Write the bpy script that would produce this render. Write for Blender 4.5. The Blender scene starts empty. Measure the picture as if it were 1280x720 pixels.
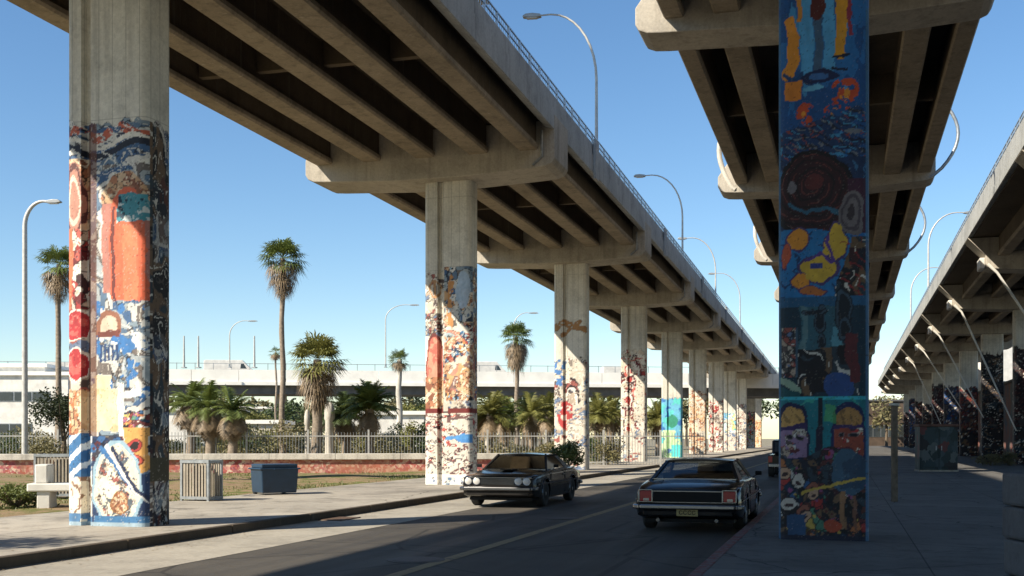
import bpy, math, random
import numpy as np
from mathutils import Vector, Matrix
R = math.radians
random.seed(11)
S = bpy.context.scene
COL = S.collection
# ---------------------------------------------------------------- camera
F = 1400.0; PX0, HY = 640.0, 548.0; CAMZ = 1.7; TH = R(16.6)
TT = 1.12   # shadow run: one metre of height throws 1/TT metre across
CT, ST = math.cos(TH), math.sin(TH)
cam = bpy.data.cameras.new('camera'); camo = bpy.data.objects.new('camera', cam); COL.objects.link(camo)
camo.location = (0, 0, CAMZ); camo.rotation_euler = (R(90), 0, TH)
cam.sensor_width = 36; cam.lens = F / 1280 * 36; cam.shift_y = (HY - 360) / 1280
cam.clip_start = .1; cam.clip_end = 6000
S.camera = camo
def P(px, D, z=0.0):
    xc = (px - PX0) / F * D
    return Vector((xc * CT - D * ST, xc * ST + D * CT, z))
def G(px, py, z=0.0):
    return P(px, (CAMZ - z) * F / (py - HY), z)
def ZA(py, D): return CAMZ + (HY - py) / F * D
# ---------------------------------------------------------------- mesh helper
class MB:
    def __init__(s): s.v = []; s.f = []
    def poly(s, pts):
        n = len(s.v); s.v += [tuple(p) for p in pts]; s.f.append(tuple(range(n, n + len(pts))))
    def box(s, x0, x1, y0, y1, z0, z1, M=None):
        c = [(x0,y0,z0),(x1,y0,z0),(x1,y1,z0),(x0,y1,z0),(x0,y0,z1),(x1,y0,z1),(x1,y1,z1),(x0,y1,z1)]
        if M is not None: c = [tuple(M @ Vector(p)) for p in c]
        n = len(s.v); s.v += c
        s.f += [tuple(n+i for i in q) for q in ((0,3,2,1),(4,5,6,7),(0,1,5,4),(1,2,6,5),(2,3,7,6),(3,0,4,7))]
    def bar(s, a, b, w, h=None, up=Vector((0,0,1))):
        a, b = Vector(a), Vector(b); h = h or w; d = (b - a).normalized()
        x = d.cross(up)
        x = x.normalized() if x.length > 1e-4 else Vector((1,0,0)); y = x.cross(d)
        n = len(s.v)
        for p in (a, b):
            for i, j in ((-1,-1),(1,-1),(1,1),(-1,1)): s.v.append(tuple(p + x*i*w/2 + y*j*h/2))
        s.f += [tuple(n+i for i in q) for q in ((3,2,1,0),(4,5,6,7),(0,1,5,4),(1,2,6,5),(2,3,7,6),(3,0,4,7))]
    def tube(s, pts, rad, n=8, cap=True):
        pts = [Vector(p) for p in pts]; m = len(pts)
        if not hasattr(rad, '__len__'): rad = [rad] * m
        base = len(s.v); ref = None
        for i, p in enumerate(pts):
            d = (pts[min(i+1, m-1)] - pts[max(i-1, 0)]).normalized()
            if ref is None: ref = d.orthogonal().normalized()
            ref = (ref - d * ref.dot(d)).normalized(); y = d.cross(ref)
            for k in range(n):
                a = 2*math.pi*k/n; s.v.append(tuple(p + (ref*math.cos(a) + y*math.sin(a)) * rad[i]))
        for i in range(m-1):
            for k in range(n):
                a = base+i*n+k; b = base+i*n+(k+1) % n; s.f.append((a, b, b+n, a+n))
        if cap:
            s.f.append(tuple(base + k for k in reversed(range(n)))); s.f.append(tuple(base + (m-1)*n + k for k in range(n)))
    def lathe(s, prof, n=16, c=(0,0,0), axis='z'):
        base = len(s.v)
        for r, h in prof:
            for k in range(n):
                a = 2*math.pi*k/n; x, y = r*math.cos(a), r*math.sin(a)
                q = (x, y, h) if axis == 'z' else (h, x, y)
                s.v.append((c[0]+q[0], c[1]+q[1], c[2]+q[2]))
        for i in range(len(prof)-1):
            for k in range(n):
                a = base+i*n+k; b = base+i*n+(k+1) % n; s.f.append((a, b, b+n, a+n))
        s.f.append(tuple(base + k for k in reversed(range(n)))); s.f.append(tuple(base + (len(prof)-1)*n + k for k in range(n)))
    def prism(s, poly, a, b, axis='y'):
        # poly in the two other axes; extruded along axis from a to b
        def q(u, v, w):
            return (u, w, v) if axis == 'y' else ((w, u, v) if axis == 'x' else (u, v, w))
        n = len(s.v); m = len(poly)
        s.v += [q(u, v, a) for u, v in poly] + [q(u, v, b) for u, v in poly]
        s.f.append(tuple(range(n, n+m))); s.f.append(tuple(reversed(range(n+m, n+2*m))))
        for i in range(m): j = (i+1) % m; s.f.append((n+j, n+i, n+m+i, n+m+j))
    def build(s, name, mat, parent=None, smooth=None, fixn=True, bevel=0):
        me = bpy.data.meshes.new(name); me.from_pydata(s.v, [], s.f); me.update()
        if fixn and len(s.f) < 60000:
            import bmesh
            bm = bmesh.new(); bm.from_mesh(me); bmesh.ops.recalc_face_normals(bm, faces=bm.faces); bm.to_mesh(me); bm.free()
        if mat: me.materials.append(mat)
        if smooth: me.shade_smooth(); me.set_sharp_from_angle(angle=R(smooth))
        o = bpy.data.objects.new(name, me); COL.objects.link(o)
        if parent: o.parent = parent
        if bevel:
            b = o.modifiers.new('bevel', 'BEVEL'); b.width = bevel; b.segments = 2; b.limit_method = 'ANGLE'
        return o
def tag(o, label=None, cat=None, group=None, kind=None):
    if label: o['label'] = label
    if cat: o['category'] = cat
    if group: o['group'] = group
    if kind: o['kind'] = kind
    return o
def thing(name, label, cat, loc=(0,0,0), rz=0, group=None):
    o = bpy.data.objects.new(name, None); COL.objects.link(o); o.location = loc; o.rotation_euler = (0,0,rz)
    o.empty_display_size = .3
    return tag(o, label, cat, group)
def kids(o): return [c for c in bpy.data.objects if c.parent == o]
def dup(o, loc, rz=0, label=None, parent=None, top=True):
    c = o.copy(); COL.objects.link(c)
    if top:
        c.location = loc; c.rotation_euler = (0,0,rz)
        if label: c['label'] = label
    else: c.parent = parent
    for k in kids(o): dup(k, None, parent=c, top=False)
    return c
# ---------------------------------------------------------------- materials
def srgb(r, g, b):
    def f(c):
        c /= 255.0; return c/12.92 if c <= .04045 else ((c+.055)/1.055)**2.4
    return (f(r), f(g), f(b))
class NT:
    def __init__(s, name):
        s.m = bpy.data.materials.new(name); s.m.use_nodes = True; s.t = s.m.node_tree
        s.b = s.t.nodes['Principled BSDF']; s.out = s.t.nodes['Material Output']
    def n(s, typ, **kw):
        x = s.t.nodes.new(typ)
        for k, v in kw.items():
            if k.startswith('i_'): x.inputs[k[2:].replace('_', ' ')].default_value = v
            else: setattr(x, k, v)
        return x
    def l(s, a, b): s.t.links.new(a, b)
    def math(s, op, a, b=None, c=None):
        x = s.n('ShaderNodeMath', operation=op)
        for i, v in enumerate((a, b, c)):
            if v is None: continue
            if isinstance(v, (int, float)): x.inputs[i].default_value = v
            else: s.l(v, x.inputs[i])
        return x.outputs[0]
    def coord(s, kind='pos', scale=(1,1,1)):
        if kind == 'pos': o = s.n('ShaderNodeNewGeometry').outputs['Position']
        else: o = s.n('ShaderNodeTexCoord').outputs['Object']
        if scale != (1,1,1):
            mp = s.n('ShaderNodeMapping'); mp.inputs['Scale'].default_value = scale; s.l(o, mp.inputs['Vector']); o = mp.outputs[0]
        return o
    def noise(s, vec, scale, detail=4, rough=.55):
        x = s.n('ShaderNodeTexNoise'); x.inputs['Scale'].default_value = scale; x.inputs['Detail'].default_value = detail
        x.inputs['Roughness'].default_value = rough; s.l(vec, x.inputs['Vector']); return x.outputs[0]
    def ramp(s, fac, stops):
        x = s.n('ShaderNodeValToRGB'); e = x.color_ramp.elements
        while len(e) > 1: e.remove(e[-1])
        for i, (p, c) in enumerate(stops):
            if isinstance(c, (int, float)): c = (c, c, c)
            k = e[0] if i == 0 else e.new(p)
            k.position = p; k.color = (*c, 1)
        s.l(fac, x.inputs[0]); return x.outputs[0]
    def mix(s, a, b, fac, mode='MIX'):
        x = s.n('ShaderNodeMix', data_type='RGBA', blend_type=mode)
        for i, v in ((0, fac), (6, a), (7, b)):
            sock = x.inputs[i]
            if isinstance(v, (int, float)): sock.default_value = v if i == 0 else (v, v, v, 1)
            elif isinstance(v, tuple): sock.default_value = (*v, 1)
            else: s.l(v, sock)
        return x.outputs[2]
    def bump(s, h, strength=.4, dist=.02):
        x = s.n('ShaderNodeBump'); x.inputs['Strength'].default_value = strength; x.inputs['Distance'].default_value = dist
        s.l(h, x.inputs['Height']); s.l(x.outputs[0], s.b.inputs['Normal'])
    def fin(s, col, rough=.8, spec=None, metal=None):
        if isinstance(col, tuple): s.b.inputs['Base Color'].default_value = (*col, 1)
        else: s.l(col, s.b.inputs['Base Color'])
        if isinstance(rough, (int, float)): s.b.inputs['Roughness'].default_value = rough
        else: s.l(rough, s.b.inputs['Roughness'])
        if spec is not None: s.b.inputs['Specular IOR Level'].default_value = spec
        if metal is not None: s.b.inputs['Metallic'].default_value = metal
        return s.m
def simple(name, col, rough=.6, var=.25, scale=6, metal=None, spec=None, kind='pos', bump=0):
    t = NT(name); c = t.coord(kind)
    n = t.noise(c, scale, 5)
    k = t.ramp(n, [(.3, 1-var), (.7, 1+var*.4)])
    m = t.mix(col, k, 1.0, 'MULTIPLY')
    if bump: t.bump(t.noise(c, scale*6, 3), bump, .02)
    return t.fin(m, rough, spec, metal)
def concrete_nodes(t, base, stain=.5, boards=False, dark=(.07,.06,.05)):
    c = t.coord('pos')
    big = t.noise(c, .35, 5, .6)
    col = t.ramp(big, [(.3, tuple(x*.74 for x in base)), (.5, base), (.72, tuple(min(1, x*1.12) for x in base))])
    st = t.noise(t.coord('pos', (2.2, 2.2, .12)), 1.6, 5, .65)
    sf = t.ramp(st, [(.50, 0.0), (.72, stain)])
    col = t.mix(col, dark, sf)
    wet = t.noise(t.coord('pos', (5.5, 5.5, .22)), 1.0, 4, .7)
    col = t.mix(col, (.60,.56,.49) if base[0] > .3 else (.30,.27,.22), t.ramp(wet, [(.60, 0.0), (.74, .4)]))
    col = t.mix(col, (.16,.085,.04), t.ramp(t.noise(t.coord('pos', (3.1, 3.1, .16)), 1.3, 5, .7), [(.66, 0.0), (.78, .45)]))
    blot = t.noise(c, 1.3, 6, .72); col = t.mix(col, t.ramp(blot, [(.36, .8), (.5, 1.0)]), 1.0, 'MULTIPLY')
    fn = t.noise(c, 14, 6, .7)
    col = t.mix(col, t.ramp(fn, [(.3, .8), (.7, 1.08)]), 1.0, 'MULTIPLY')
    pit = t.noise(c, 45, 2)
    col = t.mix(col, t.ramp(pit, [(.68, 1.0), (.76, .6)]), 1.0, 'MULTIPLY')
    h = fn
    if boards:
        o = t.n('ShaderNodeSeparateXYZ'); t.l(t.coord('obj'), o.inputs[0])
        fx = t.math('FRACT', t.math('MULTIPLY', t.math('ADD', o.outputs[0], o.outputs[1]), 1/.275))
        ln = t.math('LESS_THAN', fx, .06)
        col = t.mix(col, .68, ln, 'MULTIPLY')
        fz = t.math('FRACT', t.math('MULTIPLY', o.outputs[2], 1/2.44))
        lz = t.math('LESS_THAN', fz, .008)
        col = t.mix(col, .75, lz, 'MULTIPLY')
        h = t.math('SUBTRACT', fn, t.math('MULTIPLY', ln, .8))
    return col, h
def concrete(name, base=(.40,.36,.30), stain=.5, boards=False, rough=.85):
    t = NT(name); col, h = concrete_nodes(t, base, stain, boards); t.bump(h, .35, .015)
    return t.fin(col, rough, .3)
M = {}
M['conc'] = concrete('concrete_deck', (.38,.335,.27), .55)
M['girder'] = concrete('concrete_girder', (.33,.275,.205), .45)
M['soffit'] = concrete('shade_painted_soffit', (.09,.07,.048), .3)  # shade under the deck is put into this dark colour
M['web'] = concrete('shade_painted_web', (.13,.10,.068), .4)  # darkness of the recesses between girders, painted as shade
M['cap'] = concrete('concrete_cap', (.45,.41,.345), .35)
M['conc_pale'] = concrete('pale_concrete', (.60,.56,.49), .35)
M['fascia'] = concrete('fascia_concrete', (.42,.435,.43), .3)
def painted_column():
    t = NT('painted_column_concrete'); col, h = concrete_nodes(t, (.68,.65,.57), .32, True)
    a = t.n('ShaderNodeAttribute', attribute_name='paint'); m = t.n('ShaderNodeAttribute', attribute_name='paint_mask')
    c = t.coord('pos')
    wear = t.noise(c, 9, 6, .7)
    pc = t.mix(a.outputs['Color'], t.ramp(wear, [(.3, .86), (.6, 1.0)]), 1.0, 'MULTIPLY')
    chip = t.math('MULTIPLY', m.outputs['Fac'], t.ramp(t.noise(c, 22, 5, .75), [(.24, .15), (.34, 1.0)]))
    col = t.mix(col, pc, chip)
    t.bump(h, .3, .012)
    return t.fin(col, .62, .35)
M['mural'] = painted_column()
M['steel'] = simple('galvanised_steel', (.34,.36,.37), .45, .3, 8, metal=.5)
M['rail'] = simple('rail_metal', (.45,.50,.54), .35, .3, 8, metal=.6)
M['pole'] = simple('pale_lamp_pole', (.50,.49,.46), .5, .2, 5, metal=.2)
M['lamp_head'] = simple('lamp_head_grey', (.33,.34,.34), .45, .1, 5, metal=.3)
M['lens'] = simple('lamp_lens', (.55,.56,.55), .2, .05, 5)
M['white'] = simple('white_render', (.70,.68,.63), .8, .2, 1.5)
M['white2'] = simple('cream_render', (.60,.55,.46), .8, .2, 1.2)
M['glassd'] = simple('dark_window_glass', (.03,.04,.05), .12, .2, 3, spec=.6)
M['roofd'] = simple('roof_grey', (.12,.12,.12), .8, .3, 1)
# asphalt
def asphalt():
    t = NT('worn_asphalt'); c = t.coord('pos')
    b = t.ramp(t.noise(c, .25, 5, .6), [(.35, (.050,.044,.037)), (.65, (.084,.075,.062))])
    tr = t.noise(t.coord('pos', (1.1, .035, 1)), 1.0, 4, .6)
    b = t.mix(b, t.ramp(tr, [(.4, .78), (.62, 1.12)]), 1.0, 'MULTIPLY')
    oil = t.noise(c, .9, 6, .75); b = t.mix(b, t.ramp(oil, [(.32, .55), (.42, 1.0)]), 1.0, 'MULTIPLY')
    pt = t.n('ShaderNodeTexVoronoi', distance='CHEBYCHEV'); pt.inputs['Scale'].default_value = .16; t.l(t.coord('pos', (1, .45, 1)), pt.inputs['Vector'])
    sc = t.n('ShaderNodeSeparateColor'); t.l(pt.outputs['Color'], sc.inputs[0]); b = t.mix(b, t.ramp(sc.outputs[0], [(0, .72), (.25, .95), (.8, 1.0), (1.0, 1.25)]), 1.0, 'MULTIPLY')
    f = t.noise(c, 60, 4, .8); b = t.mix(b, t.ramp(f, [(.3, .6), (.7, 1.35)]), 1.0, 'MULTIPLY')
    v = t.n('ShaderNodeTexVoronoi', feature='DISTANCE_TO_EDGE'); v.inputs['Scale'].default_value = .38
    mp = t.mix(c, t.n('ShaderNodeTexNoise').outputs[1], .06); t.l(mp, v.inputs['Vector'])
    b = t.mix(b, .45, t.math('MULTIPLY', t.math('LESS_THAN', v.outputs['Distance'], .011), .9), 'MULTIPLY')
    t.bump(f, .5, .01)
    return t.fin(b, t.ramp(tr, [(.4, .6), (.6, .82)]), .35)
M['asphalt'] = asphalt()
def paving(name, base, jx, jy, w=.012, ox=0, oy=0):
    t = NT(name); c = t.coord('pos')
    s = t.n('ShaderNodeSeparateXYZ'); t.l(c, s.inputs[0])
    def line(o, step, off):
        fr = t.math('FRACT', t.math('DIVIDE', t.math('ADD', o, off + 1000.0*step), step))
        return t.math('LESS_THAN', fr, w/step)
    ln = t.math('MAXIMUM', line(s.outputs[0], jx, ox), line(s.outputs[1], jy, oy))
    b = t.ramp(t.noise(c, .3, 6, .65), [(.32, tuple(x*.62 for x in base)), (.5, base), (.7, tuple(x*1.1 for x in base))])
    sp = t.noise(c, 2.3, 6, .75); b = t.mix(b, t.ramp(sp, [(.34, .68), (.5, 1.0)]), 1.0, 'MULTIPLY')
    gum = t.n('ShaderNodeTexVoronoi'); gum.inputs['Scale'].default_value = 1.6; t.l(c, gum.inputs['Vector'])
    b = t.mix(b, .6, t.math('LESS_THAN', gum.outputs['Distance'], .055), 'MULTIPLY')
    fx = t.n('ShaderNodeTexWhiteNoise', noise_dimensions='2D')
    fl = t.n('ShaderNodeVectorMath', operation='FLOOR'); dv = t.n('ShaderNodeVectorMath', operation='DIVIDE')
    ad = t.n('ShaderNodeVectorMath', operation='ADD'); ad.inputs[1].default_value = (ox, oy, 0)
    t.l(c, ad.inputs[0]); t.l(ad.outputs[0], dv.inputs[0]); dv.inputs[1].default_value = (jx, jy, 1e6); t.l(dv.outputs[0], fl.inputs[0]); t.l(fl.outputs[0], fx.inputs['Vector'])
    b = t.mix(b, t.ramp(fx.outputs['Value'], [(0, .84), (1, 1.06)]), 1.0, 'MULTIPLY')
    b = t.mix(b, .35, ln, 'MULTIPLY')
    ck = t.n('ShaderNodeTexVoronoi', feature='DISTANCE_TO_EDGE'); ck.inputs['Scale'].default_value = .3
    wv = t.n('ShaderNodeTexNoise'); wv.inputs['Scale'].default_value = 1.5; t.l(c, wv.inputs['Vector']); t.l(t.mix(c, wv.outputs[1], .25), ck.inputs['Vector'])
    b = t.mix(b, .45, t.math('LESS_THAN', ck.outputs['Distance'], .0035), 'MULTIPLY')
    spill = t.noise(c, .75, 5, .7); b = t.mix(b, t.ramp(spill, [(.33, .6), (.42, 1.0)]), 1.0, 'MULTIPLY')
    f = t.noise(c, 50, 3, .7); b = t.mix(b, t.ramp(f, [(.3, .85), (.7, 1.08)]), 1.0, 'MULTIPLY')
    t.bump(f, .3, .008)
    return t.fin(b, .85, .3)
M['walk_l'] = paving('left_walk_concrete', (.385,.35,.295), 2.6, 3.0, .014, ox=.1)
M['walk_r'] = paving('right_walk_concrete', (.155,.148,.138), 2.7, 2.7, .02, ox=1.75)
M['kerb'] = concrete('kerb_concrete', (.33,.31,.27), .5)
def paintmat(name, col, under, lo=.42, hi=.5, sc=9):
    t = NT(name); c = t.coord('pos'); m = t.mix(under, col, t.ramp(t.noise(c, sc, 6, .75), [(lo, 1.0), (hi, 0.0)]))
    return t.fin(m, .7, .3)
M['kerb_dark'] = concrete('shade_painted_kerb', (.085,.065,.045), .4)  # shade of the face turned from the sun, put into the colour
M['lane'] = concrete('sun_painted_concrete', (.37,.34,.285), .2)  # paler than the road: sunlight put into the colour
M['red_kerb'] = paintmat('worn_red_kerb_paint', (.17,.035,.03), (.13,.12,.115), .44, .56)
M['yellow'] = paintmat('worn_yellow_line', (.27,.20,.10), (.07,.064,.055), .52, .66, 5)
def soil(name, a, b, c3, sc=.8):
    t = NT(name); c = t.coord('pos')
    k = t.ramp(t.noise(c, sc, 7, .7), [(.3, a), (.48, b), (.56, c3)])
    f = t.noise(c, 25, 4, .8); k = t.mix(k, t.ramp(f, [(.3, .6), (.7, 1.25)]), 1.0, 'MULTIPLY')
    t.bump(f, .6, .03); return t.fin(k, .95, .1)
M['soil'] = soil('dry_lawn_soil', (.20,.14,.085), (.30,.215,.13), (.13,.15,.045))
M['ground'] = soil('pale_ground', (.22,.19,.14), (.30,.26,.20), (.20,.19,.12), .3)
def leafm(name, a, b, trans=.25):
    t = NT(name); c = t.coord('pos'); k = t.ramp(t.noise(c, 2.5, 4, .7), [(.3, a), (.65, b)])
    k = t.mix(k, t.ramp(t.noise(c, 30, 2), [(.3, .6), (.7, 1.3)]), 1.0, 'MULTIPLY')
    d = t.n('ShaderNodeBsdfTranslucent'); t.l(k, d.inputs[0]); t.l(k, t.b.inputs['Base Color']); t.b.inputs['Roughness'].default_value = .55
    mx = t.n('ShaderNodeMixShader'); mx.inputs[0].default_value = trans
    t.l(t.b.outputs[0], mx.inputs[1]); t.l(d.outputs[0], mx.inputs[2]); t.l(mx.outputs[0], t.out.inputs[0]); return t.m
M['leaf'] = leafm('green_leaf', (.035,.055,.018), (.085,.12,.035))
M['palm'] = leafm('palm_leaf', (.08,.115,.025), (.18,.22,.055))
M['palm_y'] = leafm('yellow_green_palm_leaf', (.12,.13,.035), (.26,.25,.07))
M['dead'] = leafm('dead_frond', (.16,.11,.06), (.34,.25,.15), .15)
M['dleaf'] = leafm('dark_leaf', (.02,.03,.012), (.05,.065,.025))
M['dry'] = leafm('dry_shrub', (.12,.10,.045), (.22,.20,.09), .2)
M['grass'] = leafm('grass_blade', (.07,.10,.02), (.16,.18,.05))
M['bark'] = simple('bark', (.15,.115,.08), .9, .5, 5, bump=.6)
M['palmbark'] = simple('palm_bark', (.28,.225,.17), .9, .45, 7, bump=.6)
# ---------------------------------------------------------------- mural painting (numpy, per-vertex paint colour of the column surface)
def h2(ix, iy, s):
    a = (ix.astype(np.int64)*374761393 + iy.astype(np.int64)*668265263 + s*1274126177) & 0xffffffff
    a = ((a ^ (a >> 13)) * 1274126177) & 0xffffffff
    a = ((a ^ (a >> 16)) * 2246822519) & 0xffffffff
    return ((a ^ (a >> 15)) & 0xffffff) / float(0xffffff)
def vn(x, y, s):
    ix, iy = np.floor(x), np.floor(y); fx, fy = x-ix, y-iy
    fx, fy = fx*fx*(3-2*fx), fy*fy*(3-2*fy)
    a, b, c, d = h2(ix,iy,s), h2(ix+1,iy,s), h2(ix,iy+1,s), h2(ix+1,iy+1,s)
    return (a*(1-fx)+b*fx)*(1-fy) + (c*(1-fx)+d*fx)*fy
def fbm(x, y, s, o=4):
    r = 0; a = .5; t = 0
    for i in range(o): r = r + a*vn(x*2**i, y*2**i, s+i*7); t += a; a *= .55
    return r/t
def voro(x, y, s):
    ix, iy = np.floor(x), np.floor(y); f1 = np.full(x.shape, 9.); f2 = f1.copy(); cid = np.zeros(x.shape)
    for dx in (-1,0,1):
        for dy in (-1,0,1):
            cx, cy = ix+dx, iy+dy; px = cx+h2(cx,cy,s); py = cy+h2(cx,cy,s+5); d = np.hypot(px-x, py-y)
            n = d < f1; f2 = np.where(n, f1, np.minimum(f2, d)); cid = np.where(n, h2(cx,cy,s+9), cid); f1 = np.where(n, d, f1)
    return f1, f2, cid
PAL = dict(
 mixed=[(225,215,200),(45,60,95),(180,70,50),(60,120,170),(235,225,205),(110,40,40),(210,150,70),(30,30,40),(150,180,195),(200,110,80)],
 white=[(214,206,190),(190,178,160),(224,218,206),(92,78,76),(160,84,74),(205,196,180),(104,124,156),(180,160,140)],
 redwhite=[(228,218,200),(175,50,45),(235,228,212),(70,40,45),(200,90,75),(225,215,200),(120,35,40),(205,185,160)],
 greyblue=[(170,180,185),(90,120,150),(205,205,200),(45,60,85),(130,150,165),(60,100,145),(215,212,205),(120,110,105)],
 dark=[(20,18,22),(60,25,28),(30,35,50),(90,45,35),(15,15,18),(45,60,70),(110,85,60),(25,22,25)],
 darkblue=[(20,45,85),(25,70,125),(15,25,50),(40,95,150),(60,60,75),(30,60,100),(120,110,100),(90,35,45)],
 maroon=[(45,18,22),(65,25,28),(30,14,18),(55,22,30),(80,35,32),(25,15,20)],
 tan=[(205,160,115),(225,190,150),(185,120,80),(235,215,185),(150,90,60),(215,175,130)],
 blue=[(60,150,200),(110,195,215),(35,110,175),(200,225,225),(80,200,190),(225,220,120),(240,240,235)],
 busyd=[(120,45,38),(60,40,38),(50,70,90),(110,80,60),(35,30,34),(90,60,40),(70,30,34),(40,40,52)],
 busy=[(200,60,50),(235,200,90),(60,110,160),(230,225,215),(40,35,45),(90,150,120),(170,90,140),(215,130,70),(30,60,90),(120,50,50)],
)
class Paint:
    def __init__(s, u, z, seed):
        s.u, s.z, s.k = u, z, seed
        s.C = np.zeros((len(u), 3)); s.A = np.zeros(len(u))
        s.wu = u + (fbm(u*3, z*3, seed)-.5)*.16; s.wz = z + (fbm(u*3+9, z*3, seed+3)-.5)*.16
    def put(s, m, col, a=1.0):
        m = np.asarray(m, float)*a; c = np.array(srgb(*col)) if len(col) == 3 and not hasattr(col[0], '__len__') else col
        s.C = s.C*(1-m[:, None]) + m[:, None]*c; s.A = np.maximum(s.A, m)
    def pick(s, m, pal, cu, cz, edge=.06, k=0, a=1.0, ol=(25,22,30)):
        x, y = (s.wu + (fbm(s.u*9, s.z*9, s.k+k)-.5)*.045)/cu, (s.wz + (fbm(s.u*9+5, s.z*9, s.k+k+2)-.5)*.045)/cz
        f1, f2, cid = voro(x, y, s.k+k); P_ = PAL[pal]; ca = np.array([srgb(*c) for c in P_])
        cc = ca[np.minimum((cid*len(P_)).astype(int), len(P_)-1)]
        ins = (f1 < .22) & (h2(np.floor(cid*999), np.floor(cid*77), 3) > .45)
        cc2 = ca[np.minimum((((cid*7.7) % 1)*len(P_)).astype(int), len(P_)-1)]
        cc = np.where(ins[:, None], cc2, cc)
        mm = np.asarray(m, float)*a
        s.C = s.C*(1-mm[:, None]) + mm[:, None]*cc; s.A = np.maximum(s.A, mm)
        if edge: s.put(np.asarray(m, bool) & (f2-f1 < edge), ol, .85)
    def flow(s, m, pal, su, sz, K=7, k=0, ol=(28,26,34), ow=.10, a=1.0):
        v = fbm(s.wu/su, s.wz/sz, s.k+k, 2); v2 = fbm(s.wu/su*.6+7, s.wz/sz*.6, s.k+k+5, 2); P_ = PAL[pal]; ca = np.array([srgb(*c) for c in P_])
        q = v*K*1.15; i = np.floor(q).astype(int)+(v2*3.2).astype(int)*3; f = q-np.floor(q); m = np.asarray(m, bool)
        s.put(m, ca[i % len(P_)], a)
        if ow: s.put(m & ((f < ow*.8) & (fbm(s.u*6, s.z*6, s.k+k+8, 2) > .35)), ol, .85)
        s.put(m & (np.abs(f-.55) < .07) & (fbm(s.u*5, s.z*5, s.k+k+9, 2) > .5), (232,226,212), .8)
    def ell(s, cu, cz, ru, rz, w=True):
        U, Z = (s.wu, s.wz) if w else (s.u, s.z); return ((U-cu)/ru)**2 + ((Z-cz)/rz)**2
    def rect(s, u0, u1, z0, z1, w=True):
        U, Z = (s.wu, s.wz) if w else (s.u, s.z); return (U > u0) & (U < u1) & (Z > z0) & (Z < z1)
    def line(s, pts, wd, w=True):
        U, Z = (s.wu, s.wz) if w else (s.u, s.z); d = np.full(len(U), 9.)
        for (a, b), (c, e) in zip(pts[:-1], pts[1:]):
            vx, vy = c-a, e-b; t = np.clip(((U-a)*vx+(Z-b)*vy)/(vx*vx+vy*vy+1e-9), 0, 1); d = np.minimum(d, np.hypot(U-a-t*vx, Z-b-t*vy))
        return d < wd
    def arch(s, cu, z0, zt, hw, w=True):
        U, Z = (s.wu, s.wz) if w else (s.u, s.z); zc = zt-hw
        return (np.abs(U-cu) < hw) & (Z > z0) & ((Z < zc) | (((U-cu)**2+(Z-zc)**2) < hw*hw))
    def strokes(s, m, col, ang, freq, th, k=0, a=.9):
        t = (s.wu*math.cos(ang)+s.wz*math.sin(ang))*freq + fbm(s.u*4, s.z*4, s.k+k)*2.2
        q = (np.abs((t % 1)-.5) < th) & (fbm(s.u*7, s.z*7, s.k+k+1) > .47)
        s.put(np.asarray(m, bool) & q, col, a)
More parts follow.
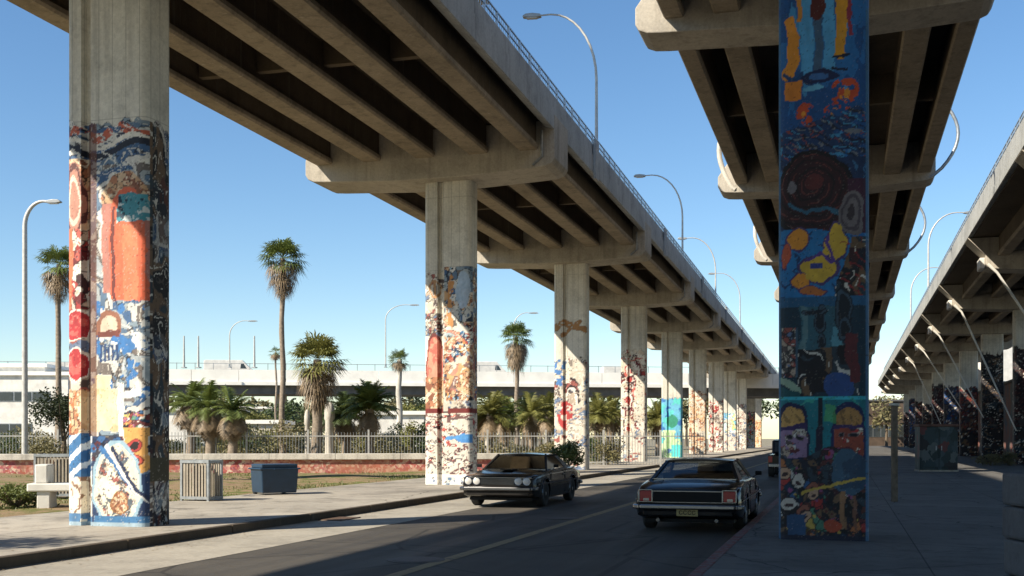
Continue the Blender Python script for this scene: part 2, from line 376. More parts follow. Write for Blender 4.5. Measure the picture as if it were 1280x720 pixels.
def col1_paint(u, z):
    p = Paint(u, z, 21); Z = lambda y: 1.7+(548-y)/69.0; U = lambda x: (x-93)/59.0
    top = Z(163)+(fbm(u*4, z*0, 5)-.5)*.35
    m0 = z < top; L = u < U(123)
    p.flow(m0, 'greyblue', .55, .5, 6)
    # band of swirls on top
    p.flow(m0 & (z > Z(235)), 'greyblue', .9, .28, 5, 3)
    p.put(m0 & (np.abs(z-(Z(176)+.09*np.sin(u*7))) < .09) & (fbm(u*8, z*8, 4) > .4), (205,95,60))
    p.put(m0 & (np.abs(z-(Z(187)+.1*np.sin(u*5+1))) < .045), (235,228,214)); p.put(m0 & (np.abs(z-(Z(196)+.12*np.sin(u*4+2))) < .06), (40,45,60))
    p.strokes(m0 & (z > Z(250)), (235,230,220), .9, 4, .1, 6); p.strokes(m0 & (z > Z(250)), (30,40,60), 1.2, 5, .08, 8)
    # left lobe
    p.pick(L & (z < Z(205)) & (z > Z(300)), 'tan', .15, .2, .06, 5); e = p.ell(U(103), Z(255), .2, .7)
    p.put(L & (e < 1), (190,130,110)); p.put(L & (np.abs(e-.8) < .14), (95,50,50)); p.put(L & (np.abs(e-.35) < .1), (225,205,185))
    p.put(p.rect(U(88), U(101), Z(395), Z(290)), (225,105,60)); p.pick(p.rect(U(101), U(121), Z(395), Z(290)), 'redwhite', .1, .16, .05, 8)
    p.pick(p.rect(U(80), U(121), Z(490), Z(388)), 'white', .2, .2, 0, 9)
    for yy in (408, 457): e = p.ell(U(105), Z(yy), .19, .26); p.put(e < 1.25, (240,232,218)); p.put(e < 1, (190,35,45)); p.put((e < .5) & (fbm(u*9, z*9, 2) > .55), (230,90,80))
    p.pick(p.rect(-.5, U(122), Z(545), Z(487)), 'tan', .09, .12, .07, 12); p.strokes(p.rect(-.5, U(122), Z(545), Z(487)), (205,110,50), .3, 4, .15, 3)
    m = p.rect(-.5, U(126), Z(600), Z(543)); p.put(m, (45,110,165)); p.put(m & ((((p.wu*.8-p.wz)*3.0) % 1) < .35), (235,236,232))
    m = p.rect(-.6, U(126), -1, Z(597)); p.put(m, (232,222,200)); p.strokes(m, (120,75,45), .05, 5.5, .16, 4); p.put(m & (z < Z(640)) & (fbm(u*6, z*6, 1) > .45), (70,120,165))
    # main lobe
    m = (u > U(130)) & (z < Z(215)) & (z > Z(500)); p.flow(m, 'greyblue', .42, .42, 7, 14)
    p.pick(m & (z < Z(370)) & (fbm(u*2.5, z*2.5, 19) > .55), 'greyblue', .1, .1, .08, 15); p.put(m & (z < Z(380)) & (fbm(u*3.5, z*3, 8) > .56), (40,120,190))
    p.put(m & (z < Z(420)) & (fbm(u*4+3, z*3, 9) > .62), (225,228,225))
    a = p.arch(U(166), Z(372), Z(226), .46); p.put(a & m0, (190,120,105)); p.pick(a & (z > Z(262)), 'tan', .12, .1, .05, 17)
    p.put(p.arch(U(168), Z(380), Z(246), .34), (232,100,52)); p.put(p.rect(U(163), U(180), Z(380), Z(290)), (242,120,70)); p.put(p.line([(U(152), Z(380)), (U(152), Z(270))], .035), (120,50,45))
    t = p.rect(U(156), U(191), Z(286), Z(254)); p.put(t, (60,150,165)); p.strokes(t, (225,230,225), 1.5, 5, .15, 3); p.put(t & (fbm(u*8, z*8, 6) > .6), (25,60,80))
    a = p.arch(U(146), Z(424), Z(392), .26); p.put(a, (150,95,70)); p.put(p.arch(U(146), Z(424), Z(400), .17), (215,195,170)); p.put(p.rect(U(133), U(160), Z(427), Z(418)), (120,60,50))
    for k in range(5): p.put(p.rect(U(134+k*5), U(137+k*5), Z(455), Z(436)), (35,70,120))
    # cream block with knob
    p.put(p.rect(U(113), U(160), Z(540), Z(488)) | p.rect(U(127), U(147), Z(492), Z(472)) | (p.ell(U(130), Z(512), .34, .42) < 1), (238,214,170))
    p.put((p.rect(U(113), U(160), Z(540), Z(488))) & (fbm(u*4, z*4, 7) > .6), (225,190,140)); p.put(p.rect(U(156), U(164), Z(570), Z(480)), (240,235,220))
    # face pillar
    m = p.rect(U(162), U(190), Z(590), Z(514)); p.put(m, (222,160,70)); p.pick(m & (z > Z(535)), 'busy', .08, .06, .05, 20)
    for yy, cc in ((556,(190,45,40)), (574,(200,70,45))):
        e = p.ell(U(176), Z(yy), .15, .11); p.put(e < 1, cc); p.put(e < .4, (40,25,30)); p.put(np.abs(e-1.05) < .15, (110,50,35))
    # lower shield
    m = (u > U(126)) & (z < Z(545)) & ~p.rect(U(161), U(191), Z(592), Z(510)); p.put(m, (35,60,100)); p.pick(m & (z > Z(575)), 'darkblue', .12, .1, .04, 22)
    e = p.ell(U(156), Z(606), .46, .72); p.put((e < 1.25) & (z < Z(550)), (150,185,205)); p.put((e < 1) & (z < Z(552)), (238,226,196))
    p.pick((e < .8) & (fbm(u*5, z*5, 31) > .56), 'white', .06, .06, .1, 23); p.put((e < .8) & (fbm(u*10, z*10, 33) > .63), (90,100,110))
    e2 = p.ell(U(160), Z(627), .17, .19); p.pick(e2 < 1, 'tan', .06, .06, .12, 24, ol=(110,65,30)); p.put(np.abs(e2-1) < .14, (150,100,50))
    for k in range(3): p.put(p.line([(U(135)+k*.13, Z(558)-k*.02), (U(183)+k*.1, Z(618)-k*.12)], .035), [(40,110,170),(235,232,225),(30,45,80)][k])
    p.put((u > U(128)) & (z < Z(643)), (50,115,165)); p.put(z < Z(650), (150,175,190)); 
    g = (u > U(116)) & (u < U(131)); p.put(g & m0 & (z > Z(545)), (110,62,40), .75)
    # right side face
    r = (u > U(190)); p.flow(r & m0, 'dark', .3, .5, 6, 27, ol=(80,70,66)); p.flow(r & m0 & (fbm(u*2, z*1.5, 40) > .6), 'greyblue', .3, .5, 6, 28, a=.6)
    p.put(r & (z < Z(572)) & (z > Z(600)), (70,65,45)); p.strokes(r & (z < Z(600)), (190,190,185), .15, 5, .12, 6); return p
def mid_paint(u, z):
    p = Paint(u, z, 77); Z = lambda y: 1.7+(548-y)/80.0; U = lambda x: (x-977)/83.0
    al = z < 11; T = np.ones(len(u), bool)
    p.put(T, (38,112,178)); p.put(T & (fbm(u*2.5, z*1.2, 3) > .56), (26,84,145)); p.put(T & (fbm(u*5, z*1, 6) > .66), (70,150,205))
    for a, b in ((1004,1021), (1033,1047)): p.put(p.rect(U(a), U(b), Z(104), 12, ), (88,170,222))
    p.put(p.rect(U(1022), U(1032), Z(104), Z(30)), (70,100,130)); p.put(p.arch(U(1027), Z(34)-.02, 12, .1) , (88,32,26)); p.put(p.ell(U(1027), Z(30), .09, .12) < 1, (88,32,26))
    p.put(p.line([(U(990), Z(38)), (U(996), Z(60)), (U(994), Z(92)), (U(988), Z(104))], .085), (232,152,52)); p.put(p.line([(U(985), Z(104)), (U(998), Z(112)), (U(1005), Z(104))], .03), (25,70,120))
    p.put(p.rect(U(986), U(1005), Z(134), Z(112)), (226,138,50)); p.put(p.rect(U(1001), U(1007), Z(40), 12), (225,150,60))
    p.put(p.line([(U(1060), 12), (U(1056), Z(40)), (U(1053), Z(82))], .085), (222,158,44)); p.put(p.line([(U(1064), Z(-10)), (U(1066), Z(60))], .03), (150,50,70)); p.put(p.line([(U(1046), Z(86)), (U(1064), Z(84))], .02), (15,30,60))
    e = p.ell(U(1028), Z(110), .3, .1); p.put(e < 1, (22,40,85)); p.put(e < .3, (60,110,170)); p.put(p.ell(U(1022), Z(123), .17, .05) < 1, (110,185,220)); p.put(p.line([(U(1045), Z(101)), (U(1060), Z(100))], .02), (15,30,60))
    f = (z < Z(108)) & (z > Z(215))
    for cx, cy, ru, rz in ((1010,150,.12,.14), (1060,132,.16,.2), (1047,155,.13,.13), (1040,166,.08,.1)):
        p.put((p.ell(U(cx), Z(cy), ru*1.2, rz*1.2) < 1) & (fbm(u*11, z*11, 8) > .45), (200,80,45))
        p.put((p.ell(U(cx), Z(cy), ru*.5, rz*.5) < 1) & (fbm(u*14, z*14, 9) > .5), (230,150,50))
    w = (z < Z(160)+.3*(u-.6)) & (z > Z(235)); p.put(w & (fbm(u*2, z*3, 12) > .5), (28,60,105))
    p.strokes(w, (120,125,130), 1.15, 7, .13, 4); p.strokes(w, (18,26,48), 1.1, 8, .14, 5); p.strokes(w, (70,150,190), 1.2, 6, .06, 7); p.strokes(w, (150,70,60), 1.0, 5, .04, 9)
    # maroon disc
    m = (z < Z(208)) & (z > Z(300)); p.put(m, (24,52,92)); p.strokes(m, (60,120,165), .2, 6, .1, 11)
    e = p.ell(U(1020), Z(252), .56, .68); p.put(e < 1, (52,20,26)); th = np.arctan2(p.wz-Z(240), p.wu-U(1018)); rr = np.hypot(p.wz-Z(240), p.wu-U(1018))
    p.put((e < .96) & (((rr*7+th/6.28) % 1) < .22), (24,12,18)); p.put((e < .9) & (((rr*7+th/6.28+.4) % 1) < .12) & (fbm(u*6, z*6, 3) > .45), (110,55,48)); p.put((e < .9) & (p.ell(U(1020), Z(237), .14, .12) < 1), (95,40,38)); p.put(p.ell(U(993), Z(240), .07, .1) < 1, (120,115,120)); p.put((np.abs(e-1) < .09), (20,14,20))
    p.put((e < 1) & p.line([(U(990), Z(262)), (U(1012), Z(274)), (U(1032), Z(268)), (U(1056), Z(276))], .028), (50,100,125)); p.put((u > U(1062)) & m & (z < Z(235)), (70,30,55))
    # lower: hands
    m = (z < Z(292)-.25*np.clip(p.wu-.5, 0, 1)) & (z > Z(378)); p.put(m & (u < 1.15), (36,120,178)); p.strokes(m, (20,50,95), .8, 4, .1, 13)
    O, Y_ = (228,150,50), (214,176,60)
    for g, c in (((1000,306,.16,.15),O), ((1028,340,.27,.2),Y_), ((1048,308,.13,.26),Y_), ((1005,356,.14,.12),O), ((1020,368,.2,.07),(190,110,50)), ((987,325,.06,.2),(190,90,60))):
        e = p.ell(U(g[0]), Z(g[1]), g[2], g[3]); p.put(e < 1.35, (75,60,110)); p.put(e < 1, c)
    p.put(p.line([(U(1015), Z(350)), (U(1030), Z(334)), (U(1052), Z(296)), (U(1062), Z(288))], .04), Y_); p.put(p.rect(U(1017), U(1032), Z(341), Z(335), False), (45,60,130))
    p.put(p.line([(U(1012), Z(330)), (U(1032), Z(320)), (U(1044), Z(332))], .02), (90,60,140)); p.put(p.line([(U(1038), Z(302)), (U(1046), Z(330))], .02), (90,60,140))
    m = (u > U(1046)) & (z < Z(305)) & (z > Z(378)); p.flow(m & (p.wu-U(1046) > (p.wz-Z(378))*.25), 'dark', .35, .35, 6, 33); p.strokes(m & (u > U(1052)), (150,40,40), 1.0, 6, .1, 15)
    e = p.ell(U(1069), Z(276), .19, .34); p.put(e < 1, (118,110,112)); p.put(np.abs(e-.55) < .12, (80,70,78)); p.put(e < .12, (60,50,55))
    # teal panels
    m = (z < Z(376)) & (z > Z(497)); p.put(m, (20,52,68)); p.put(m & (z > Z(388)), (34,92,130)); m2 = p.rect(U(1002), U(1060), Z(440), Z(388)); p.put(m2, (50,96,110)); p.put(p.rect(U(1004), U(1012), Z(470), Z(388)), (90,125,130)); p.put(p.rect(U(1044), U(1060), Z(440), Z(410)), (90,150,165))
    for cx, cy, ru, rz in ((1028,402,.09,.2), (1031,430,.07,.16), (1057,392,.13,.32), (1020,395,.2,.05), (1060,415,.1,.2)):
        e = p.ell(U(cx), Z(cy), ru, rz); p.put(e < 1, (16,26,36)); p.put(np.abs(e-.6) < .15, (60,80,95))
    m3 = p.rect(U(1002), U(1074), Z(494), Z(437)); p.flow(m3, 'dark', .5, .4, 6, 35); p.put(m3 & (fbm(u*3, z*3, 50) > .5), (22,16,20)); e = p.ell(U(1050), Z(485), .22, .2); p.put(e < 1, (46,78,135)); p.put(p.rect(U(1063), U(1076), Z(480), Z(420)), (96,36,40))
    m = p.rect(U(978), U(1001), Z(474), Z(412), False); p.put(m, (165,175,180)); p.pick(m, 'white', .1, .09, .12, 36); p.strokes(m, (15,18,28), .4, 7, .2, 5); p.put(m & ((np.abs(u-U(979)) < .03) | (np.abs(u-U(1000)) < .02)), (60,90,110))
    p.put(p.line([(U(980), Z(480)), (U(1001), Z(486))], .05), (150,175,150)); p.put(p.rect(U(975), U(1002), Z(498), Z(488)), (20,80,85)); 
    # twin portraits
    m = (z < Z(497)) & (z > Z(585)); p.put(m, (24,118,128)); p.put(np.abs(z-Z(499)) < .025, (60,185,200)); p.strokes(m & (z > Z(512)), (60,170,150), 1.5, 5, .1, 3)
    p.put(p.rect(U(1026), U(1031), Z(590), 8*0+Z(498), False), (14,16,30)); p.put(p.line([(U(1029), Z(540)), (U(1024), Z(585))], .05), (30,25,50))
    for cx, cap, fc, hc in ((995,(206,158,88),(150,120,150),(22,30,70)), (1062,(176,130,72),(150,70,50),(20,34,80))):
        p.put(p.arch(U(cx), Z(585), Z(503), .24), hc); p.put(p.arch(U(cx), Z(560), Z(510), .2), cap); p.strokes(p.arch(U(cx), Z(535), Z(510), .2), tuple(int(c*.7) for c in cap), .5, 8, .12, 2)
        fm = p.rect(U(cx)-.2, U(cx)+.2, Z(572), Z(533)); p.put(fm, fc); p.pick(fm & (fbm(u*6, z*6, 61) > .48), 'redwhite' if cx > 1000 else 'white', .07, .06, .08, 37)
        for dx in (-.08, .08):
            e = p.ell(U(cx)+dx, Z(544), .06, .035); p.put(e < 1, (120,105,105)); p.put(e < .55, (25,20,25))
        p.put(p.ell(U(cx), Z(562), .09, .035) < 1, (90,30,35)); p.put(p.line([(U(cx)-.2, Z(534)), (U(cx)+.2, Z(534))], .03), (60,40,90))
    p.put(p.rect(U(1033), U(1046), Z(530), Z(508)), (100,190,90), .5)
    # crowd below
    m = z < Z(566)-.1*np.sin(u*6); p.put(m, (24,24,32)); p.pick(m, 'busy', .13, .15, .10, 41, a=.62, ol=(12,12,18)); p.pick(m & (fbm(u*5, z*5, 70) > .5), 'dark', .09, .1, .08, 43)
    for k in range(7):
        cx, cy = .1+.14*(k % 4)+.05*(k % 3), Z(590+9*k); e = p.ell(cx, cy, .08, .09); p.put(e < 1, [(190,150,120),(200,190,175),(150,90,70)][k % 3]); p.put(p.ell(cx, cy-.02, .04, .03) < 1, (60,35,35)); p.put(np.abs(e-1.1) < .14, (20,16,22))
    e = p.ell(U(1062), Z(590), .26, .36); p.put(e < 1, (62,92,112)); p.put((e < 1) & (fbm(u*4, z*4, 71) > .56), (46,70,92)); p.put(p.line([(U(1004), Z(612)), (U(1040), Z(608)), (U(1080), Z(596))], .022), (196,166,70))
    p.put(p.rect(U(1052), U(1058), Z(660), Z(615)), (150,110,75)); p.put(p.rect(U(1067), U(1072), Z(660), Z(618)), (120,80,60)); p.put(p.ell(U(1041), Z(655), .15, .1) < 1, (176,74,44)); p.put(p.rect(U(988), U(1010), Z(670), Z(640)), (44,76,110)); p.put(z < .23, (28,32,52))
    sd = (u > 1.28) | (u < .035); p.put(sd & (fbm(u*0+3, z*4, 9) > .3), (52,110,150), .8); return p
def band_paint(seed, top, pal, extra=None, low=None):
    def fn(u, z):
        p = Paint(u, z, seed); rs = random.Random(seed); tp = top+(fbm(u*3, z*0, seed)-.5)*.8; ca = PAL[pal]
        m = z < tp; p.put(m, (206,196,178) if pal not in ('dark','darkblue','maroon','busyd') else (60,56,60)); p.put(m & (fbm(u*1.5, z*1.1, seed+2) > .56), ca[seed % len(ca)], .75)
        for k in range(7):   # large figures: ovals, arches, discs
            cu, cz, c = rs.uniform(.1, 1.5), rs.uniform(.3, top-.3), ca[rs.randrange(len(ca))]; ru, rz = rs.uniform(.2,.45), rs.uniform(.25,.8)
            if k % 2: e = p.ell(cu, cz, ru, rz); p.put(m & (e < 1), c); p.put(m & (np.abs(e-1) < .16), (50,40,45)); p.put(m & (e < .35), ca[rs.randrange(len(ca))])
            else: q = p.arch(cu, cz-rz, cz+rz, ru*.8); p.put(m & q, c); p.put(m & p.arch(cu, cz-rz, cz+rz*.7, ru*.45), ca[rs.randrange(len(ca))])
        p.flow(m & (fbm(u*1.6, z*1.2, seed+4) > .50), pal, .5+.2*(seed % 3), .4+.15*(seed % 4), 6, 5)
        p.pick(m & (fbm(u*2.4, z*2, seed+6) > .66), pal, .2, .16, .06, 7)
        for k in range(4): zz = rs.uniform(.4, top); p.put(m & (np.abs(p.wz-zz-.1*np.sin(u*5+k)) < .035), ca[rs.randrange(len(ca))])
        p.strokes(m, (40,36,42), .9+seed % 3, 3, .05, 6); p.strokes(m, (225,220,208) if pal not in ('dark','darkblue','maroon','busyd') else (110,100,92), .3+seed % 2, 3, .08, 8)
        if low: lm = z < low[0]+(fbm(u*4, z*0, seed+9)-.5)*.3; p.put(lm, (210,200,184) if low[1] != 'dark' else (45,40,42)); p.flow(lm & (fbm(u*2, z*2, seed+12) > .45), low[1], .6, .25, 6, 15)
        if extra: extra(p, m)
        return p
    return fn
def ex2(p, m):
    Z = lambda y: 1.7+(548-y)/38.0; U = lambda x: (x-527)/35.0; u, z = p.u, p.z
    q = (u > U(552)) & (z < Z(330)) & (z > Z(500)); p.put(q, (214,204,188)); p.flow(q & (fbm(u*1.6, z*1.6, 44) > .42), 'mixed', .6, .6, 6, 50, a=.8); p.pick(q & (fbm(u*3, z*3, 31) > .5), 'tan', .1, .1, .06, 59); p.pick(q & (fbm(u*3, z*3, 37) > .62), 'mixed', .08, .1, .06, 60); p.pick(q & (z > Z(400)) & (fbm(u*2, z*2, 3) > .45), 'greyblue', .2, .25, .06, 51); p.put(q & (p.ell(U(575), Z(360), .25, .6) < 1), (170,195,220), .9)
    p.put((p.ell(U(560), Z(375), .12, .9) < 1) & (fbm(u*7, z*5, 1) > .4), (205,140,70))
    l = u < U(551); p.put(l & (z < Z(400)), (232,222,204)); p.pick(l & (z < Z(388)) & (z > Z(418)), 'white', .09, .09, .15, 52)
    e = p.ell(U(540), Z(455), .30, 1.05); p.put(l & (e < 1), (205,105,85)); p.put(l & (np.abs(e-.95) < .12), (120,50,45)); p.put(l & (e < .75) & (fbm(u*5, z*3, 8) > .52), (225,150,120))
    p.pick(l & (z < Z(470)) & (z > Z(515)), 'tan', .15, .2, .05, 53); p.put((l | (u > U(556))) & (np.abs(z-Z(514)) < .1), (120,35,30))
    b = z < Z(516); p.put(b, (212,203,188)); p.strokes(b, (95,40,42), 1.45, 3.0, .17, 55); p.strokes(b, (45,45,60), 1.75, 3.6, .1, 57); p.pick(b & (fbm(u*4, z*6, 77) > .58), 'redwhite', .12, .08, .08, 54)
    p.put(p.ell(U(578), Z(548), .3, .16) < 1, (50,130,200)); p.put(p.line([(U(556), Z(548)), (U(590), Z(544))], .06), (60,140,205)); p.put((z < Z(594)), (236,230,218)); p.pick((z < Z(598)) & (fbm(u*6, z*6, 7) > .6), 'greyblue', .1, .1, 0, 58)
    e = p.ell(U(540), Z(358), .2, .3); p.put(((np.abs(e-.75) < .2) | (np.abs(p.wu-U(540)) < .03)) & (e < 1) , (190,140,90))
def ex3(p, m):
    Z = lambda y: 1.7+(548-y)/24.3; U = lambda x: (x-690)/24.0
    for a in (p.line([(U(692), Z(416)), (U(702), Z(408)), (U(712), Z(414)), (U(728), Z(418))], .16), p.line([(U(700), Z(424)), (U(722), Z(408))], .1)): p.put(a & (fbm(p.u*5, p.z*5, 3) > .35), (175,125,70))
    p.put((p.ell(U(697), Z(470), .3, .7) < 1) & (fbm(p.u*4, p.z*4, 3) > .45), (60,120,185)); p.put((p.ell(U(704), Z(520), .4, .7) < 1) & (fbm(p.u*4, p.z*4, 6) > .5), (185,50,50))
def ex5(p, m):
    p.put(m, (90,180,215)); p.put(m & (fbm(p.u*1.6, p.z*1.4, 5) > .5), (70,205,200)); p.put(m & (fbm(p.u*2, p.z*2, 8) > .62), (35,110,185)); p.put((p.z < 2.4) & (fbm(p.u*1.5, p.z*1.5, 3) > .42), (195,230,170)); p.put(p.ell(.9, 3.1, .5, .5) < 1, (40,150,120)); p.put((p.z < 1.2) & (p.z > .2) & (p.u > .8), (60,215,215))
# ---------------------------------------------------------------- columns
def column_mesh(name, w, d, z0, z1, ds, paint_fn, parent, loc, groove=True, gx=None, zsplit=8.6):
    c = .15; hw, hd = w/2, d/2; pts = []
    def arc(cx, cy, a0, a1, n=4):
        for k in range(n+1): a = R(a0+(a1-a0)*k/n); pts.append((cx+c*math.cos(a), cy+c*math.sin(a)))
    arc(-hw+c, -hd+c, 180, 270)
    if groove:
        g = gx if gx is not None else -hw+w/3
        pts += [(g-.10, -hd), (g-.075, -hd+.13), (g+.075, -hd+.13), (g+.10, -hd)]
    arc(hw-c, -hd+c, 270, 360); arc(hw-c, hd-c, 0, 90)
    if groove: pts += [(hw*.33+.1, hd), (hw*.33+.075, hd-.13), (hw*.33-.075, hd-.13), (hw*.33-.1, hd)]
    arc(-hw+c, hd-c, 90, 180)
    per = []
    for a, b in zip(pts, pts[1:]+pts[:1]):
        L = math.hypot(b[0]-a[0], b[1]-a[1]); step = ds if (min(a[1], b[1]) < -hd+.25 or max(a[0], b[0]) > hw-.2) else ds*5
        n = max(1, int(round(L/step)))
        for k in range(n): per.append((a[0]+(b[0]-a[0])*k/n, a[1]+(b[1]-a[1])*k/n))
    per = np.array(per); n = len(per)
    zs = list(np.arange(z0, min(z1, zsplit), ds)); zs += list(np.arange(min(z1, zsplit), z1, .3)) if z1 > zsplit else []
    zs.append(z1); zs = np.array(zs); m = len(zs)
    V = np.zeros((m, n, 3)); V[:, :, 0] = per[:, 0]; V[:, :, 1] = per[:, 1]; V[:, :, 2] = zs[:, None]; V = V.reshape(-1, 3)
    i = np.arange(m-1)[:, None]*n; k = np.arange(n)[None, :]; k2 = (k+1) % n
    Fq = np.stack([i+k, i+k2, i+k2+n, i+k+n], -1).reshape(-1, 4)
    me = bpy.data.meshes.new(name); me.vertices.add(len(V)); me.vertices.foreach_set('co', V.ravel())
    me.loops.add(Fq.size); me.loops.foreach_set('vertex_index', Fq.ravel().astype(np.int32))
    me.polygons.add(len(Fq)); me.polygons.foreach_set('loop_start', np.arange(0, Fq.size, 4, dtype=np.int32))
    me.update(calc_edges=True); me.validate()
    x, y, z = V[:, 0], V[:, 1], V[:, 2]
    front = y < -hd+.2; right = (x > hw-.16) & ~front
    u = np.where(front, x+hw, np.where(right, w+(y+hd), np.where(x < -hw+.16, -(y+hd), 20+x)))
    p = paint_fn(u, z)
    if ds < .1:
        q = fbm(u*16, z*11, 91, 3); g = fbm(u*5+7, z*2.2, 92, 4); p.C *= (.8+.36*q)[:, None]*(.8+.36*g)[:, None]
        t1 = (fbm(p.wu*4, p.wz*4, 93, 3)*9) % 1; p.put((p.A > .5) & (t1 < .05) & (q > .5) & (ds < .025), (34,30,34), .6)
        t2 = (fbm(p.wu*5, p.wz*5, 95, 3)*8) % 1; p.put((p.A > .5) & (t2 < .05) & (q < .5) & (ds < .025), (200,190,178), .4 if ds > .018 else .12)
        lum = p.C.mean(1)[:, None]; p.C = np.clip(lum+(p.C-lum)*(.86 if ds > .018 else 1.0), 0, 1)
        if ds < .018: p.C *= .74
    A = me.attributes.new('paint', 'FLOAT_COLOR', 'POINT'); ca = np.ones((len(V), 4)); ca[:, :3] = p.C; A.data.foreach_set('color', ca.ravel())
    B = me.attributes.new('paint_mask', 'FLOAT', 'POINT'); B.data.foreach_set('value', p.A.astype(float))
    me.materials.append(M['mural']); me.shade_smooth(); me.set_sharp_from_angle(angle=R(28))
    o = bpy.data.objects.new(name, me); COL.objects.link(o); o.parent = parent; o.location = loc; return o
def viaduct(name, label, X, cap_hw, zb, caps, girders, gw, ztop_par, y0, y1, cap_d, fas, gz, mats, railside=None, haunch=.12, slabz=None, fbot=None, gdepth=.95, lcap=None, lpar=None, rpar=None):
    t = thing(name, label, 'viaduct', (X, 0, 0))
    slabz = slabz or gz+gdepth-.15; fbot = fbot or slabz-.25
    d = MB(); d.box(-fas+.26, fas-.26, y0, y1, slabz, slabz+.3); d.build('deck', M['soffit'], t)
    for s in (-1, 1):
        # edge fascia + parapet: a folded profile cast in lengths with open joints
        f = MB(); y = y0; L = (caps[1]-caps[0])/2 if len(caps) > 1 else 9
        ys = [y0]; b = caps[0]
        while b-L > y0: b -= L
        while b < y1: ys.append(b); b += L
        ys.append(y1)
        zp = (lpar if s < 0 else rpar) or ztop_par
        for a, b in zip(ys[:-1], ys[1:]):
            if b-a < .1: continue
            pr = [(s*(fas-.30), fbot+.1), (s*(fas-.05), fbot), (s*fas, fbot+.02), (s*fas, slabz+.33), (s*(fas-.03), slabz+.36), (s*(fas-.03), zp), (s*(fas-.24), zp), (s*(fas-.30), slabz+.33)]
            f.prism(pr, a+.012, b-.012, 'y')
        f.build('parapet', M['fascia'], t)
    for g, w in zip(girders, gw):
        b = MB(); ys = [y0]+[c for c in caps if y0 < c < y1]+[y1]
        for a, c in zip(ys[:-1], ys[1:]):
            hw = w/2; pr = [(g-hw, gz+.06), (g-hw+.05, gz), (g+hw-.05, gz), (g+hw, gz+.06), (g+hw, gz+.17), (g+hw-.07, gz+.22), (g-hw+.07, gz+.22), (g-hw, gz+.17)]
            b.prism(pr, a+.03, c-.03, 'y')
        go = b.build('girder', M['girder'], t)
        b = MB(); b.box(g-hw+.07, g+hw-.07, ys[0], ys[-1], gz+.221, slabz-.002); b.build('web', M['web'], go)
    # diaphragms between girders
    gs = sorted(girders)
    for a, c in zip(caps[:-1], caps[1:]):
        for k in (.5,):
            yy = a+(c-a)*k
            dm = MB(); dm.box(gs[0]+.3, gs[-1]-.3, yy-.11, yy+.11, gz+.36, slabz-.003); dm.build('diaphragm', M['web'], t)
    for c in caps:
        h = cap_hw; hl = lcap or h; b = MB()
        pr = [(-hl, zb+.72+haunch), (-hl, zb+.28+haunch), (-hl+.10, zb+.12+haunch), (-hl+.32, zb+.03+haunch), (-hl+.7, zb+haunch), (-1.1, zb), (1.1, zb), (h-.7, zb+haunch), (h-.32, zb+.03+haunch), (h-.10, zb+.12+haunch), (h, zb+.28+haunch), (h, zb+.62+haunch), (h, slabz+.15), (fas-.28, slabz+.15), (fas-.28, slabz-.03), (-fas+.28, slabz-.03), (-fas-.02, slabz-.03)]
        b.prism(pr, c-cap_d/2, c+cap_d/2, 'y'); b.build('pier_cap', M['cap'], t, bevel=.03)
    return t
Y1, SP = 17.3, 18.4
LX = -12.68
lcaps = [Y1+SP*k for k in range(-1, 12)]
left = viaduct('viaduct', 'long raised roadway on painted columns, the left one, running beside the sunny pavement', LX-.5, 4.32, 10.3, lcaps,
    [-3.75, -2.0, -.1, 1.75, 3.45], [.62, .66, .70, .70, .66], 12.72, -9, 232, 1.9, 4.30, 11.0, None, gdepth=1.1, lcap=4.45, fbot=11.62)
W, Dp = 1.65, .82
col_specs = [(0, col1_paint, .019, 'column nearest on the left with a blue, orange and cream mural'),
    (1, band_paint(31, 7.2, 'white', ex2), .032, 'column with a tall orange oval and brown striped white base'),
    (2, band_paint(35, 5.5, 'white', ex3, (3.3, 'white')), .045, 'column with a small tan bird mark above white scribbled paint'),
    (3, band_paint(39, 7.3, 'redwhite', None, (2.2, 'white')), .05, 'column covered in small red and white marks'),
    (4, band_paint(43, 4.9, 'blue', ex5), .06, 'column painted turquoise and sky blue on its lower half'),
    (5, band_paint(47, 6.3, 'tan', None), .07, 'column with brown and peach painting'),
    (6, band_paint(51, 6.0, 'redwhite'), .08, None), (7, band_paint(55, 5.0, 'blue', None, (2.5, 'white')), .08, None), (8, band_paint(59, 6.5, 'white'), .09, None),
    (9, band_paint(63, 6.0, 'busy'), .1, None), (10, band_paint(67, 5.0, 'tan'), .1, None)]
for k, fn, ds, lb in col_specs:
    o = column_mesh('column', W, Dp, 0.0, 10.32, ds, fn, left, (.5, Y1+SP*k, 0), gx=-.40 if k == 0 else -.26)
    if lb: o['label'] = lb
for k in (-1,):
    column_mesh('column', W, Dp, 0.0, 10.32, .3, band_paint(9, 6, 'mixed'), left, (.5, Y1+SP*k, 0))
left.location.x = -12.80; left.rotation_euler.z = .0135
# metal rail along right parapet of the left viaduct
def railing(parent, x, y0, y1, z, h=.5):
    b = MB(); y = y0
    while y < y1:
        b.box(x-.03, x+.03, y-.03, y+.03, z, z+h); y += 1.15
    for k in (.0, .5, 1.0): b.box(x-.022, x+.022, y0, y1, z+.08+k*(h-.1), z+.115+k*(h-.1))
    y = y0
    while y < min(y1, 90):
        b.box(x-.008, x+.008, y-.008, y+.008, z+.1, z+h-.02); y += .19
    b.build('railing', M['rail'], parent)
railing(left, 4.16, -8, 230, 12.722)
